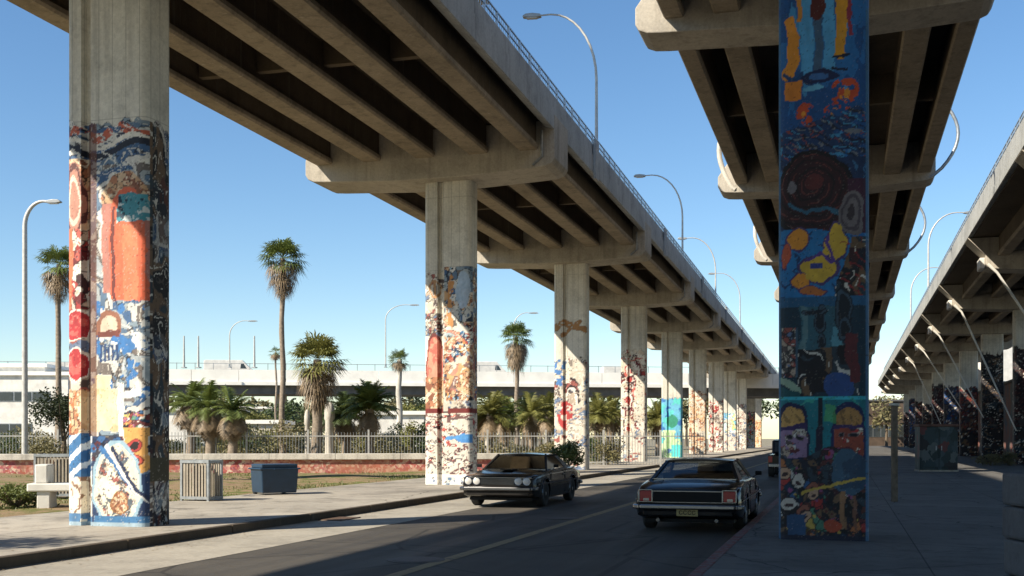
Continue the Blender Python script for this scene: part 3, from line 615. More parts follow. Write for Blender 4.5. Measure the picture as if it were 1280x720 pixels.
# pilasters with bolted plates on the fascia by each cap and lamp
for k in range(0, 12):
    b = MB(); b.box(4.302, 4.42, Y1+SP*k+5.2, Y1+SP*k+5.75, 11.4, 12.9); b.build('pilaster', M['fascia'], left, bevel=.02)
for k in range(0, 11):   # drain pipes down the caps' right sides
    b = MB(); b.tube([(3.9, Y1+SP*k-.99, 11.6), (3.9, Y1+SP*k-1.0, 10.75), (3.6, Y1+SP*k-1.0, 10.5)], .05, 6); b.build('drain_pipe', M['steel'], left)
# centre viaduct
CX = -.6
ccaps = [10.2, 30.1, 50.1, 70.1, 90.1, 110.1, 130.1, 150.1, 170.1, 190.1, 210.1]
cen = viaduct('viaduct', 'raised roadway seen from straight below, its front column covered in a bright blue mural', CX, 4.16, 12.25, ccaps[0:],
    [-3.72, -2.35, 0, 2.45, 3.72], [.55, .72, .72, .72, .55], 15.0, -12, 228, 1.5, 4.05, 12.72, None, haunch=.12, slabz=14.05, lcap=4.75, rpar=14.42, fbot=13.75)
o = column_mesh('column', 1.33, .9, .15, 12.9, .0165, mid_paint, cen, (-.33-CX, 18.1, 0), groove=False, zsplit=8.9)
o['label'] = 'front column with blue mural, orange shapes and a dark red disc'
b = MB(); b.box(-2.2, 2.2, 17.55, 18.65, 12.3, 13.9); b.build('pier_cap', M['cap'], cen, bevel=.03)
for k, y in enumerate(ccaps[1:]):
    column_mesh('column', 1.33, .9, .0, 12.27, .07 if k < 3 else .12, band_paint(80+k*4, 7-(k % 3), ['busy','mixed','dark'][k % 3]), cen, (0, y, 0), groove=False)
for k, y in enumerate(ccaps[2:4]):
    # bent pale pipes looping out past both ends of the cap
    b = MB(); b.tube([(4.0, y-.7, 16.0)]+[(4.08+.95*math.sin(math.pi*q/12)**.8, y-.7, 15.9-3.3*q/12) for q in range(0, 13)]+[(3.9, y-.7, 12.5)], .07, 8); b.build('drain_pipe', M['steel'], cen, smooth=60)
    b = MB(); b.tube([(-4.1, y-.7, 16.0)]+[(-4.15-.55*math.sin(math.pi*q/12), y-.7, 15.9-3.3*q/12) for q in range(0, 13)]+[(-4.0, y-.7, 12.5)], .11, 8); b.build('drain_pipe', M['conc_pale'], cen, smooth=60)
# right viaduct
RX = 11.1
rcaps = [44.2+SP*k for k in range(-2, 11)]
rig = viaduct('viaduct', 'raised roadway on the right with sunlit edge over dark painted columns', RX, 4.3, 10.22, rcaps,
    [-3.4, -1.6, .3, 2.0, 3.6], [.6]*5, 13.05, -10, 232, 1.7, 5.1, 11.0, None, slabz=12.0, fbot=12.0, lcap=4.25)
for k, y in enumerate(rcaps):
    column_mesh('column', W, 1.0, 0, 10.32, .06 if 1 < k < 6 else .12, band_paint(120+k*4, 6.6+(k % 3), ['maroon','dark','busyd','darkblue'][k % 4], None, (2.5, 'dark')), rig, (.4, y, 0), groove=False)
    b = MB(); b.box(-4.52, -4.252, y-.62, y+.62, 10.42, 10.98); b.build('cap_end', M['white'], rig, bevel=.05)
    if 2 < k < 8: # slender knee brace from cap end to column
        b = MB(); b.tube([(-4.15, y-.8, 10.62), (-3.7, y-.8, 10.15), (-.3, y-.5, [4.6, 2.2, 3.4][k % 3])], [.10, .07, .045], 8); b.build('brace', M['white'], rig, smooth=60)
railing(rig, -4.95, -8, 200, 13.052, .45)
# high flyover added out of the picture, made up to shade the middle of the plaza
blocker = thing('shade_blocker', 'added unseen ramp high overhead, put there to shade the road and plaza', 'shade_blocker', (0,0,0))
def xs(q, z): return q - z/TT
b = MB(); Z0 = 33.0
xa, xb, xw = xs(2.0, Z0), xs(5.75, Z0), xs(8.4, Z0)
b.v += [(xa,-70,Z0),(xw,-70,Z0),(xw,-2,Z0),(xb,3,Z0),(xb,74,Z0),(xa,74,Z0)]; b.v += [(x,y,Z0-1.2) for x,y,z in b.v]
b.f += [(0,1,2,3,4,5),(11,10,9,8,7,6)]+[(i,(i+1)%6,(i+1)%6+6,i+6) for i in range(6)]; b.build('deck', M['conc'], blocker)  # deck of the added unseen shade blocker
for y in (-64, -37, -10, 34.9, 71.8):
    b = MB(); b.box((xa+xb)/2-.7, (xa+xb)/2+.7, y-.7, y+.7, 0, Z0-1.2); b.build('blocker_pier', M['conc'], blocker)
# ---------------------------------------------------------------- ground
def struct(o): o['kind'] = 'structure'; return o
def sheet(name, x0, x1, y0, y1, z, m):
    b = MB(); b.poly([(x0,y0,z),(x1,y0,z),(x1,y1,z),(x0,y1,z)]); return struct(b.build(name, m, fixn=False))
sheet('ground', -2500, 2500, -400, 4500, -.03, M['ground'])
KL, KR = -10.5, -1.72
sheet('road', KL+.02, KR-.02, -40, 420, 0, M['asphalt'])
b = MB(); b.box(-15.9, KL-.16, -40, 420, -.02, .15); struct(b.build('pavement_left', M['walk_l']))
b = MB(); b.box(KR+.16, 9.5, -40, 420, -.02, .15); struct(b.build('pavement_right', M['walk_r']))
for nm, xa, xb, m in (('kerb_left', KL-.16, KL, M['kerb_dark']), ('kerb_right', KR, KR+.16, M['red_kerb'])):
    b = MB(); y = -40
    while y < 250: b.box(xa, xb, y+.006, y+3.03, -.02, .154); y += 3.04
    struct(b.build(nm, m, bevel=.02))
b = MB(); b.poly([(-5.46,-30,.004),(-5.26,-30,.004),(-5.26,300,.004),(-5.46,300,.004)]); struct(b.build('centre_line', M['yellow'], fixn=False))
b = MB(); b.poly([(KL+.0,-40,.004),(KL+1.9,-40,.004),(KL+1.9,300,.004),(KL,300,.004)]); struct(b.build('painted_sun_strip', M['lane'], fixn=False))  # pale sheet painting the sunlit band of the road
# lawn with gentle bumps, from the pavement to the low wall
b = MB(); nx, ny = 60, 60; 
for j in range(ny+1):
    for i in range(nx+1):
        x = -15.9-44*(i/nx)**1.3; y = -10+90*j/ny
        b.v.append((x, y, .10+.09*math.sin(x*.7+y*.3)*math.sin(y*.41)*min(1, i/4)+(.02 if i else 0)))
for j in range(ny):
    for i in range(nx): a = j*(nx+1)+i; b.f.append((a, a+1, a+nx+2, a+nx+1))
struct(b.build('lawn', M['soil'], smooth=60))
sheet('parking_lot', 9.5, 40, -40, 160, .0, M['asphalt'])

# manhole covers, a drain grate and patches in the road
for (px, py, lb) in ((520, 700, 'round iron manhole cover in the near shaded lane'), (700, 648, 'round iron manhole cover between the two parked dark cars')):
    p = G(px, py); t = thing('manhole_cover', lb, 'manhole cover', (p.x, p.y, .001))
    b = MB(); b.lathe([(.34,0),(.34,.008),(.30,.012),(.0,.012)], 28); b.build('lid', simple('iron_lid', (.045,.04,.038), .6, .4, 20), t)
    b = MB(); n = len(b.v); b.lathe([(.41,0),(.41,.006),(.345,.006)], 28); b.build('ring', bpy.data.materials['iron_lid'], t)
t = thing('drain_grate', 'rusty drain grate set in the sunny road edge by the left kerb', 'drain', (KL+.32, 21.5, .005))
b = MB()
for k in range(9): b.box(-.22, .22, -.45+k*.105, -.41+k*.105, 0, .02)
b.box(-.26,-.22,-.48,.48,0,.022); b.box(.22,.26,-.48,.48,0,.022); b.build('grate', simple('rusty_iron', (.10,.06,.04), .7, .4, 20), t)
# ---------------------------------------------------------------- street lamps
def lamp(name, label, base, z_top, arm, group=None, r=.09, rise=None, azi=None, head=.75, zs=None, dbl=False):
    """arm: reach; azi: direction of the arm in the plan"""
    t = thing(name, label, 'street lamp', base, 0, group); H = z_top-base[2]; az = azi if azi is not None else math.pi
    dx, dy = math.cos(az), math.sin(az); rise = rise or arm*.95
    pts = [(0,0,0), (0,0,H-rise)]; rad = [r, r*.75]
    for k in range(1, 10):
        a = math.pi/2*k/9; q = arm*.8*(1-math.cos(a)); pts.append((dx*q, dy*q, H-rise+rise*math.sin(a))); rad.append(r*(.75-.03*k))
    pts.append((dx*arm, dy*arm, H-.02)); rad.append(r*.45)
    b = MB(); b.tube(pts, rad, 8); b.build('pole', M['pole'], t, smooth=60)
    b = MB(); b.box(-r*1.9, r*1.9, -r*1.9, r*1.9, 0, .12); b.tube([(0,0,.1),(0,0,.5)], r*1.35, 8); b.build('base_plate', M['steel'], t)
    Mx = Matrix.Translation((dx*(arm+head*.4), dy*(arm+head*.4), H-.05)) @ Matrix.Rotation(az, 4, 'Z')
    b = MB(); n = len(b.v)
    pr = [(-head/2,.0),(-head*.45,.07),(0,.12),(head*.35,.10),(head/2,.03),(head/2,-.03),(head*.2,-.06),(-head*.3,-.06),(-head/2,-.03)]
    b.prism(pr, -.13, .13, 'y'); b.v = [tuple(Mx @ Vector(p)) for p in b.v]; hd = b.build('lamp_head', M['lamp_head'], t, bevel=.02)
    b = MB(); b.box(-head*.28, head*.28, -.1, .1, -.085, -.062, Mx); b.build('lens', M['lens'], hd)
    return t
cam_left = math.pi + TH*.5
lx = LX-.5+4.16
for y, zt, a, lb in ((44, 18.8, 2.3, 'tall curved lamp on the left roadway edge, nearest and highest in the sky'), (71.3, 18.5, 2.4, 'second lamp along the left roadway edge'), (92.8, 18.2, 2.4, 'third lamp along the left roadway edge, in the cluster of thin poles'), (118.9, 19.0, 2.6, 'fourth and farthest clear lamp on the left roadway edge')):
    lamp('street_lamp', lb, (-12.80+4.16-.35-.0135*y, y, 12.25), zt, a, 'lamps along the left roadway', .075, azi=cam_left, rise=2.7)
for y, zt, lb in ((98, 20.2, 'lamp on the right roadway, its arm just right of the middle roadway'), (124, 19.5, 'smaller far lamp on the right roadway under the nearer lamp')):
    lamp('street_lamp', lb, (RX-4.6, y, 12.2), zt, 2.8, 'lamps along the right roadway', .1, azi=TH*.5)
p = P(31, 54); lamp('street_lamp', 'tall pale lamp pole left of the nearest mural column', (p.x, p.y, 0), ZA(252, 54), 1.15, None, .15, azi=.2, rise=1.2)
# ---------------------------------------------------------------- low wall, fence
def cam_wall(D, pxa, pxb, z0, z1, th):
    a, c = P(pxa, D), P(pxb, D); return a, c
a, c = P(-90, 50), P(690, 53)
az = math.atan2(c.y-a.y, c.x-a.x); Ln = (c-a).length
w = thing('low_wall', 'long low wall with pale coping and a faded red painted face across the lawn', 'wall', (a.x, a.y, 0), az)
t_ = NT('faded_red_mural'); cc = t_.coord('pos')
v = t_.n('ShaderNodeTexVoronoi'); v.inputs['Scale'].default_value = 10; t_.l(t_.mix(cc, t_.n('ShaderNodeTexNoise').outputs[1], .12), v.inputs['Vector'])
sp = t_.n('ShaderNodeSeparateColor'); t_.l(v.outputs['Color'], sp.inputs[0])
kk = t_.ramp(sp.outputs[0], [(0, srgb(150,72,62)), (.2, srgb(190,110,104)), (.4, srgb(140,70,86)), (.55, srgb(215,165,150)), (.7, srgb(132,92,82)), (.85, srgb(215,190,168))])
big = t_.ramp(t_.noise(cc, .3, 4), [(.45, 0.0), (.6, 1.0)]); kk = t_.mix(kk, srgb(168,112,86), t_.math('MULTIPLY', big, .65))
M['redmural'] = t_.fin(kk, .8, .3)
b = MB(); b.box(0, Ln, -.12, .12, -.05, .72); b.build('wall_face', M['redmural'], w)
b = MB(); x = 0
while x < Ln: b.box(x+.01, min(Ln, x+3), -.26, .26, .722, 1.0); x += 3
b.build('coping', M['conc_pale'], w, bevel=.02)
a2, c2 = P(-90, 61), P(880, 66); az2 = math.atan2(c2.y-a2.y, c2.x-a2.x); L2 = (c2-a2).length
fe = thing('picket_fence', 'long pale metal picket fence behind the low wall', 'fence', (a2.x, a2.y, 0), az2)
b = MB(); x = 0
while x < L2: b.box(x-.013, x+.013, -.012, .012, .1, 2.05); x += .17
b.build('picket', M['steel'], fe)
b = MB(); b.box(0, L2, -.03, .03, .28, .34); b.box(0, L2, -.03, .03, 1.8, 1.86); b.build('rail', M['pole'], fe)
x = 0
while x < L2: b = MB(); b.box(x-.05, x+.05, -.05, .05, 0, 2.2); x += 3.4; b.build('post', M['pole'], fe)
# concrete retaining blocks stepping to the wall on the left
# ---------------------------------------------------------------- small things on the pavement
def bin_():
    p = P(343, 31.2, .14); t = thing('waste_bin', 'dark blue wheeled waste container standing on the lawn edge', 'waste bin', p, TH+R(33))
    bl = simple('blue_plastic', (.014,.038,.075), .4, .2, 5); b = MB()
    b.v += [(-.50,-.41,.06),(.50,-.41,.06),(.50,.41,.06),(-.50,.41,.06),(-.54,-.45,.74),(.54,-.45,.74),(.54,.45,.74),(-.54,.45,.74)]
    b.f += [(0,3,2,1),(4,5,6,7),(0,1,5,4),(1,2,6,5),(2,3,7,6),(3,0,4,7)]; b.build('body', bl, t, bevel=.03)
    b = MB(); b.box(-.59,.59,-.49,.49,.70,.745); b.box(-.52,.52,-.42,.42,.745,.85); b.build('lid', bl, t, bevel=.03)
    for s in (-1, 1):
        b = MB(); b.lathe([(.03,-.04),(.1,-.04),(.1,.04),(.03,.04)], 14, (s*.42, .38, .1), 'x'); b.build('wheel', M['rubber'], t)
    b = MB(); b.box(-.2,.2,-.53,-.492,.70,.74); b.build('handle', bl, t)
M['rubber'] = simple('black_rubber', (.018,.018,.018), .8, .3, 10)
bin_()
def slat_box(label, px, D, w, d, h, rz):
    p = P(px, D, .15); t = thing('slatted_bin', label, 'bin enclosure', p, rz)
    b = MB(); n = int(w/.085)
    for i in range(n+1):
        x = -w/2+w*i/n
        for y in (-d/2, d/2): b.box(x-.022, x+.022, y-.012, y+.012, .08, h-.05)
    n = int(d/.085)
    for i in range(n+1):
        y = -d/2+d*i/n
        for x in (-w/2, w/2): b.box(x-.012, x+.012, y-.022, y+.022, .081, h-.051)
    b.build('slat', M['conc'], t)
    b = MB()
    for z in (.04, h-.08):
        b.box(-w/2-.03, w/2+.03, -d/2-.035, -d/2+.03, z, z+.07); b.box(-w/2-.03, w/2+.03, d/2-.03, d/2+.035, z, z+.07)
        b.box(-w/2-.035, -w/2+.03, -d/2+.03, d/2-.03, z+.001, z+.069); b.box(w/2-.03, w/2+.035, -d/2+.03, d/2-.03, z+.001, z+.069)
    for x in (-w/2, w/2):
        for y in (-d/2, d/2): b.box(x-.028, x+.028, y-.028, y+.028, 0, h)
    b.build('frame', M['steel'], t)
    b = MB(); b.lathe([(.0,.06),(d*.36,.06),(d*.38,h-.15),(d*.33,h-.15),(d*.32,.1),(0,.1)], 18); b.build('liner', M['roofd'], t, smooth=50)
slat_box('slatted metal bin enclosure just right of the nearest mural column', 252, 28, .78, .55, 1.02, TH-R(20))
slat_box('pale slatted bin enclosure behind the concrete bench, left of the mural column', 82, 29.5, 1.35, .6, 1.15, TH)
def bench():
    p = P(75, 25.2, .1); t = thing('concrete_bench', 'blocky white concrete bench left of the nearest mural column', 'bench', p, TH+R(8)); m = M['white']
    b = MB(); b.box(-.42, -.14, -.3, .3, 0, .42); b.build('leg', m, t, bevel=.02)
    b = MB(); b.box(.5, .8, -.3, .3, 0, .42); b.build('leg', m, t, bevel=.02)
    b = MB(); b.box(-.62, 1.0, -.36, .36, .42, .60); b.build('seat', m, t, bevel=.03)
    b = MB(); b.box(-.48, -.2, -.25, .3, .60, 1.02); b.build('armrest', m, t, bevel=.03)
    b = MB(); b.box(.25, .95, .12, .34, .60, 1.0); b.build('backrest', m, t, bevel=.03)
bench()
def kiosk():
    p = G(1170, 589, .15); t = thing('utility_kiosk', 'dark teal graffiti covered kiosk with a flat lid on the shaded plaza', 'kiosk', p, TH*.3); w, d, h = .84, .75, 2.1
    tt = NT('dark_teal_graffiti'); c = tt.coord('pos'); v = tt.n('ShaderNodeTexVoronoi'); v.inputs['Scale'].default_value = 3.4; tt.l(tt.mix(c, tt.n('ShaderNodeTexNoise').outputs[1], .3), v.inputs['Vector'])
    s = tt.n('ShaderNodeSeparateColor'); tt.l(v.outputs['Color'], s.inputs[0])
    k = tt.ramp(s.outputs[0], [(0,(.012,.028,.03)),(.35,(.018,.04,.046)),(.55,(.035,.06,.07)),(.7,(.012,.012,.015)),(.85,(.08,.10,.10)),(.95,(.10,.03,.03))]); k.node.color_ramp.interpolation = 'CONSTANT'; mt = tt.fin(k, .6)
    b = MB(); b.box(-w, w, -d, d, .08, h); b.build('cabinet', mt, t, bevel=.02)
    b = MB(); b.box(-w-.06, w+.06, -d-.06, d+.06, h, h+.12); b.build('lid', simple('rusty_lid', (.12,.06,.045), .8, .4, 4), t, bevel=.02)
    b = MB(); b.box(-w-.03, w+.03, -d-.03, d+.03, 0, .08); b.build('plinth', M['conc'], t)
    for s_ in (-1, 1):
        b = MB(); b.box(min(.05*s_, .76*s_), max(.05*s_, .76*s_), -d-.03, -d-.002, .2, h-.15); dd = b.build('door', mt, t, bevel=.01)
        b = MB(); b.box(.12*s_-.02, .12*s_+.02, -d-.07, -d-.031, 1.0, 1.2); b.build('handle', M['steel'], dd)
kiosk()
# bare pale trunks and a domed marker behind the fence
for i, (px, w_, yt, D, lb) in enumerate([(412, .28, 503, 67, 'cream dome-topped stone marker at the foot of the thick bushy palm'), (267, .2, 512, 63, 'pale stone marker post in front of the drooping palms'), (384, .16, 512, 68, 'first pale bollard-like marker left of the domed marker'), (436, .17, 515, 69, 'pale marker post right of the domed marker'), (610, .2, 515, 76, 'pale marker post just right of the second mural column'), (668, .18, 510, 78, 'pale marker post left of the third mural column')]):
    p = P(px, D); t = thing('stone_marker', lb, 'marker', p); h = ZA(yt, D)
    b = MB(); b.lathe([(w_*1.1,.0),(w_,.3),(w_*.92,h*.72),(w_*1.12,h*.74),(w_*1.1,h*.88),(w_*.8,h*.97),(w_*.3,h)], 14); b.build('shaft', M['conc_pale'], t, smooth=50); b = MB(); b.box(-w_*1.5,w_*1.5,-w_*1.5,w_*1.5,-.02,.2); b.build('base', M['conc'], t, bevel=.02)
p = G(1118, 627, .15); t = thing('post', 'slim weathered wooden post standing on the shaded plaza', 'post', p, .3)
b = MB(); b.box(-.065, .065, -.065, .065, 0, 2.35); b.build('shaft', simple('weathered_wood', (.15,.115,.08), .85, .4, 9), t, bevel=.01)
b = MB(); b.box(-.10, .10, -.10, .10, 2.351, 2.41); b.build('cap', M['conc_pale'], t, bevel=.01)
# stone block pillar with a dark pole at the right edge
p = P(1316, 8.4, .15); t = thing('stone_pillar', 'rough grey stacked block pillar at the right edge of the picture', 'pillar', p, TH)
st = concrete('rough_grey_block', (.10,.105,.115), .5); zz = 0
for k, h in enumerate((.26, .24, .28, .25, .26)):
    o_ = random.uniform(-.015, .015); b = MB(); nseg = 8
    b.box(-.27+o_, .27+o_, -.27, .27, zz+.008, zz+h); zz += h; b.build('block', st, t, bevel=.025)
t = thing('dark_pole', 'dark rough pole rising behind the block pillar at the right edge', 'pole', P(1310, 9.1, .15), 0)
b = MB(); pts = [(.012*math.sin(i*2.1), .012*math.cos(i*1.3), i*.35) for i in range(24)]; b.tube(pts, [.15+.015*math.sin(i*1.7) for i in range(24)], 12); b.build('shaft', simple('dark_rough_steel', (.035,.035,.033), .8, .5, 12), t, smooth=60)
b = MB(); b.box(-.2, .2, -.2, .2, 0, .03); b.build('base_plate', M['steel'], t)
# ---------------------------------------------------------------- background road bridge
D0 = 150; a, c = P(-260, 150), P(1010, 168); az = math.atan2(c.y-a.y, c.x-a.x); L = (c-a).length; a_br, az_br, L_br = a.copy(), az, L
t = thing('road_bridge', 'pale road bridge running straight across the background behind the palms', 'bridge', (a.x, a.y, 0), az)
wh = simple('bridge_white_concrete', (.82,.80,.74), .8, .12, .5)
b = MB(); x = 0
while x < L: b.box(x+.03, min(L, x+6.5)-.03, 0, .4, 9.7, 11.35); x += 6.5
b.box(0, L, -.18, .3, 9.2, 9.698); b.build('parapet', wh, t)
b = MB(); b.box(0, L, .402, 11, 9.3, 10.2); b.build('deck', M['conc'], t)
b = MB(); b.box(0, L, 1.0, 10, 8.0, 9.3); b.build('girder', M['roofd'], t)
x = 12
while x < L: b = MB(); b.box(x-.8, x+.8, 3, 5, 0, 8.0); b.build('column', M['conc'], t); x += 26
b = MB(); x = 0
while x < L: b.box(x-.04, x+.04, .15, .23, 11.35, 12.3); x += 2.5
b.box(0, L, .16, .22, 12.2, 12.27); b.build('railing', M['steel'], t)
for px, py, a_, lb in ((287, 401, 2.6, 'thin pale lamp on the background bridge, right of the nearest mural column'), (482, 381, 3.4, 'lamp on the background bridge between the bushy palms and the second mural column'), (642, 391, 2.2, 'faint lamp above the background bridge behind the palm beside the second column')):
    p = P(px, 152); p.z = 11.3; lamp('street_lamp', lb, p, ZA(py, 152), a_, 'lamps on the background bridge',   .10, azi=TH, head=1.3, rise=2)
for px in (230, 248, 318):
    p = P(px, 153, 11.3); t = thing('slim_mast', {230:'left one of two slim bare masts on the background bridge', 248:'right one of two slim bare masts on the background bridge', 318:'lone slim bare mast on the background bridge, right of the thin lamp'}[px], 'mast', p)
    b = MB(); b.tube([(0,0,0),(0,0,4.4)], [.16,.1], 6); b.build('shaft', M['pole'], t); b = MB(); b.box(-.3,.3,-.3,.3,0,.15); b.build('base_plate', M['steel'], t)
# ---------------------------------------------------------------- buildings
def building(name, label, pxa, pxb, D, z1, dep, mat, wins, roof=None, z0=0):
    a, c = P(pxa, D), P(pxb, D); L = (c-a).length; t = thing(name, label, 'building', (a.x, a.y, 0), TH)
    b = MB(); b.box(0, L, 0, dep, z0, z1); b.build('wall', mat, t)
    b = MB(); b.box(-.3, L+.3, -.3, dep+.3, z1, z1+.35); b.build('roof', roof or wh, t)
    for x0, x1, za, zb_ in wins:
        b = MB(); b.box(x0*L, x1*L, -.06, -.002, za, zb_); f = b.build('window', M['steel'], t)
        b = MB(); n = max(1, int((x1-x0)*L/1.6)); q = (x1-x0)*L/n
        for i in range(n): b.box(x0*L+i*q+.08, x0*L+(i+1)*q-.08, -.10, -.062, za+.08, zb_-.08)
        b.build('pane', M['glassd'], f)
building('white_building', 'white low building with dark ribbon windows at the far left', -140, 85, 112, 8.0, 12, M['white'], [(.05,.5,5.4,6.4),(.6,.9,5.4,6.4),(.1,.35,1.6,3.2),(.55,.8,1.6,3.2)])
building('white_building', 'stepped white block with a dark rounded top floor behind the left lamp pole', -150, 56, 118, 9.2, 10, M['white'], [(.3,.98,7.2,8.7)])
building('cream_building', 'plain white hall seen between the nearest column and the brown palms', 205, 262, 96, 4.1, 9, M['white'], [(.1,.9,.6,1.3)])
building('cream_building', 'cream shed with a green-grey door strip behind the middle palms', 312, 345, 100, 3.0, 7, M['white2'], [(.6,.9,.2,2.2)])
building('cream_building', 'low pale hall behind the bushy palms left of the second mural column', 425, 530, 104, 3.9, 9, M['white'], [(.1,.3,.8,2.2),(.5,.8,.8,2.2)])
building('glass_hall', 'grey glazed hall beneath the background bridge behind the tallest palm', 302, 345, 185, 6.6, 14, M['white2'], [(.02,.98,2.0,6.2)])
building('cream_building', 'sunlit pale apartment block seen past the right roadway columns', 1246, 1420, 150, 14.5, 12, M['white'], [(.02,.6,4.2,5.4),(.02,.6,8.2,9.4)])
# dark corrugated shed under the right viaduct
p = P(1118, 170); t = thing('corrugated_shed', 'long dark corrugated wall under the right roadway behind its columns', 'building', (15.6, 60, 0), 0)
b = MB(); pr = []
for i in range(280): pr.append((i*.4, .0 if i % 2 else .12))
pr2 = [(y, x) for y, x in pr]
for (y0_, x0_), (y1_, x1_) in zip(pr2[:-1], pr2[1:]):
    b.poly([(x0_, y0_, 0), (x1_, y1_, 0), (x1_, y1_, 7.2), (x0_, y0_, 7.2)])
b.poly([(.1,0,0),(6,0,0),(6,0,7.2),(.1,0,7.2)])
tt = NT('dark_painted_corrugated'); c_ = tt.coord('pos'); k = tt.ramp(tt.noise(tt.coord('pos',(1,.35,.5)), .35, 4), [(.35,(.045,.05,.05)),(.5,(.08,.10,.10)),(.6,(.16,.06,.045)),(.68,(.05,.06,.08))])
b.build('wall', tt.fin(k, .7), t, fixn=False); b = MB(); b.box(-.3, 7, -.3, 112, 7.2, 7.4); b.build('roof', M['roofd'], t)

building('far_warehouse', 'long dark brown warehouse closing the far end of the shaded plaza', 1058, 1330, 235, 9.5, 20, simple('dark_brown_brick', (.10,.07,.05), .9, .4, 1), [(.05,.3,2,4.5),(.4,.6,2,4.5)], M['roofd'])

# vans and trucks driving along the background bridge
for i, (f, hgt, ln_, lb) in enumerate(((.245, 2.1, 5.2, 'small white van roof showing above the bridge parapet, leftmost'), (.40, 2.7, 7.0, 'long pale box truck on the background bridge right of the tallest palm'), (.505, 2.1, 4.9, 'grey van roof on the background bridge left of the second mural column'), (.66, 2.8, 6.5, 'pale truck on the background bridge between second and third mural columns'), (.80, 2.2, 5.0, 'white van on the background bridge near the fourth mural column'))):
    q = Vector((a_br.x, a_br.y, 10.21))+Vector((math.cos(az_br), math.sin(az_br), 0))*L_br*f+Vector((-math.sin(az_br), math.cos(az_br), 0))*(2.6+1.2*(i % 2))
    t = thing('van' if hgt < 2.5 else 'box_truck', lb, 'van' if hgt < 2.5 else 'truck', q, az_br); h = hgt
    b = MB(); b.prism([(-ln_/2,.35),(-ln_/2,h-.15),(-ln_/2+.15,h),(ln_/2-1.6,h),(ln_/2-.9,h*.72),(ln_/2-.1,h*.45),(ln_/2,.35)], -.95, .95, 'y'); b.build('body', [M['white'], M['steel']][i % 3 == 2], t, bevel=.05)
    b = MB(); b.prism([(ln_/2-1.9,h*.55),(ln_/2-1.8,h*.82),(ln_/2-1.45,h*.82),(ln_/2-1.0,h*.55)], -.96, -.952, 'y'); b.build('side_window', M['glassd'], t)
    for xx in (-ln_*.3, ln_*.3):
        for yy in (-.85, .85):
            b = MB(); b.v = []; b.lathe([(.1,-.1),(.36,-.1),(.36,.1),(.1,.1)], 14, (0,0,0), 'x'); b.v = [(xx+v[1], yy+v[0], .36+v[2]) for v in b.v]; b.build('wheel', M['rubber'], t)
# ---------------------------------------------------------------- palms and plants
def fan_frond(b, o, dirv, L, rnd, blades=13, spread=115, droop=.35, w=.05):
    d = dirv.normalized(); side = d.cross(Vector((0,0,1)))
    side = side.normalized() if side.length > .05 else Vector((1,0,0)); upv = side.cross(d)
    tip = o + d*L*.5 + Vector((0,0,-.06*L)); b.poly([o-side*.012, o+side*.012, tip+side*.02, tip-side*.02])
    for i in range(blades):
        a = R(-spread+2*spread*i/(blades-1)); bl = L*.55*(1-.25*abs(a)/R(spread))*rnd.uniform(.85,1.1)
        v = (d*math.cos(a)+side*math.sin(a)+upv*.12).normalized(); n = v.cross(upv).normalized()*w*L*.5
        m = tip+v*bl*.6; e = tip+v*bl+Vector((0,0,-droop*bl*rnd.uniform(.5,1.3)))
        b.poly([tip, m+n, e, m-n])
def feather_frond(b, o, az, el, L, rnd, n=22, droop=1.0):
    d = Vector((math.cos(az)*math.cos(el), math.sin(az)*math.cos(el), math.sin(el))); pts = []
    p = o.copy(); 
    for i in range(n): pts.append(p.copy()); p += d*L/n; d.z -= droop*1.6/n; d.normalize()
    for i in range(n-1):
        f = pts[i+1]-pts[i]; s = f.cross(Vector((0,0,1)))
        s = s.normalized() if s.length > 1e-3 else Vector((1,0,0))
        b.poly([pts[i]-s*.02, pts[i]+s*.02, pts[i+1]+s*.015, pts[i+1]-s*.015])
        if i < 2: continue
        ll = L*.24*math.sin(math.pi*(i+2)/(n+3))+.05
        for sg in (-1, 1):
            for q in (0, .5):
                c = pts[i]+f*q; e = c+s*sg*ll+f.normalized()*ll*.6+Vector((0,0,-ll*rnd.uniform(.15,.6))); wv = f.normalized()*.035*L/2
                b.poly([c-wv, c+wv, e])
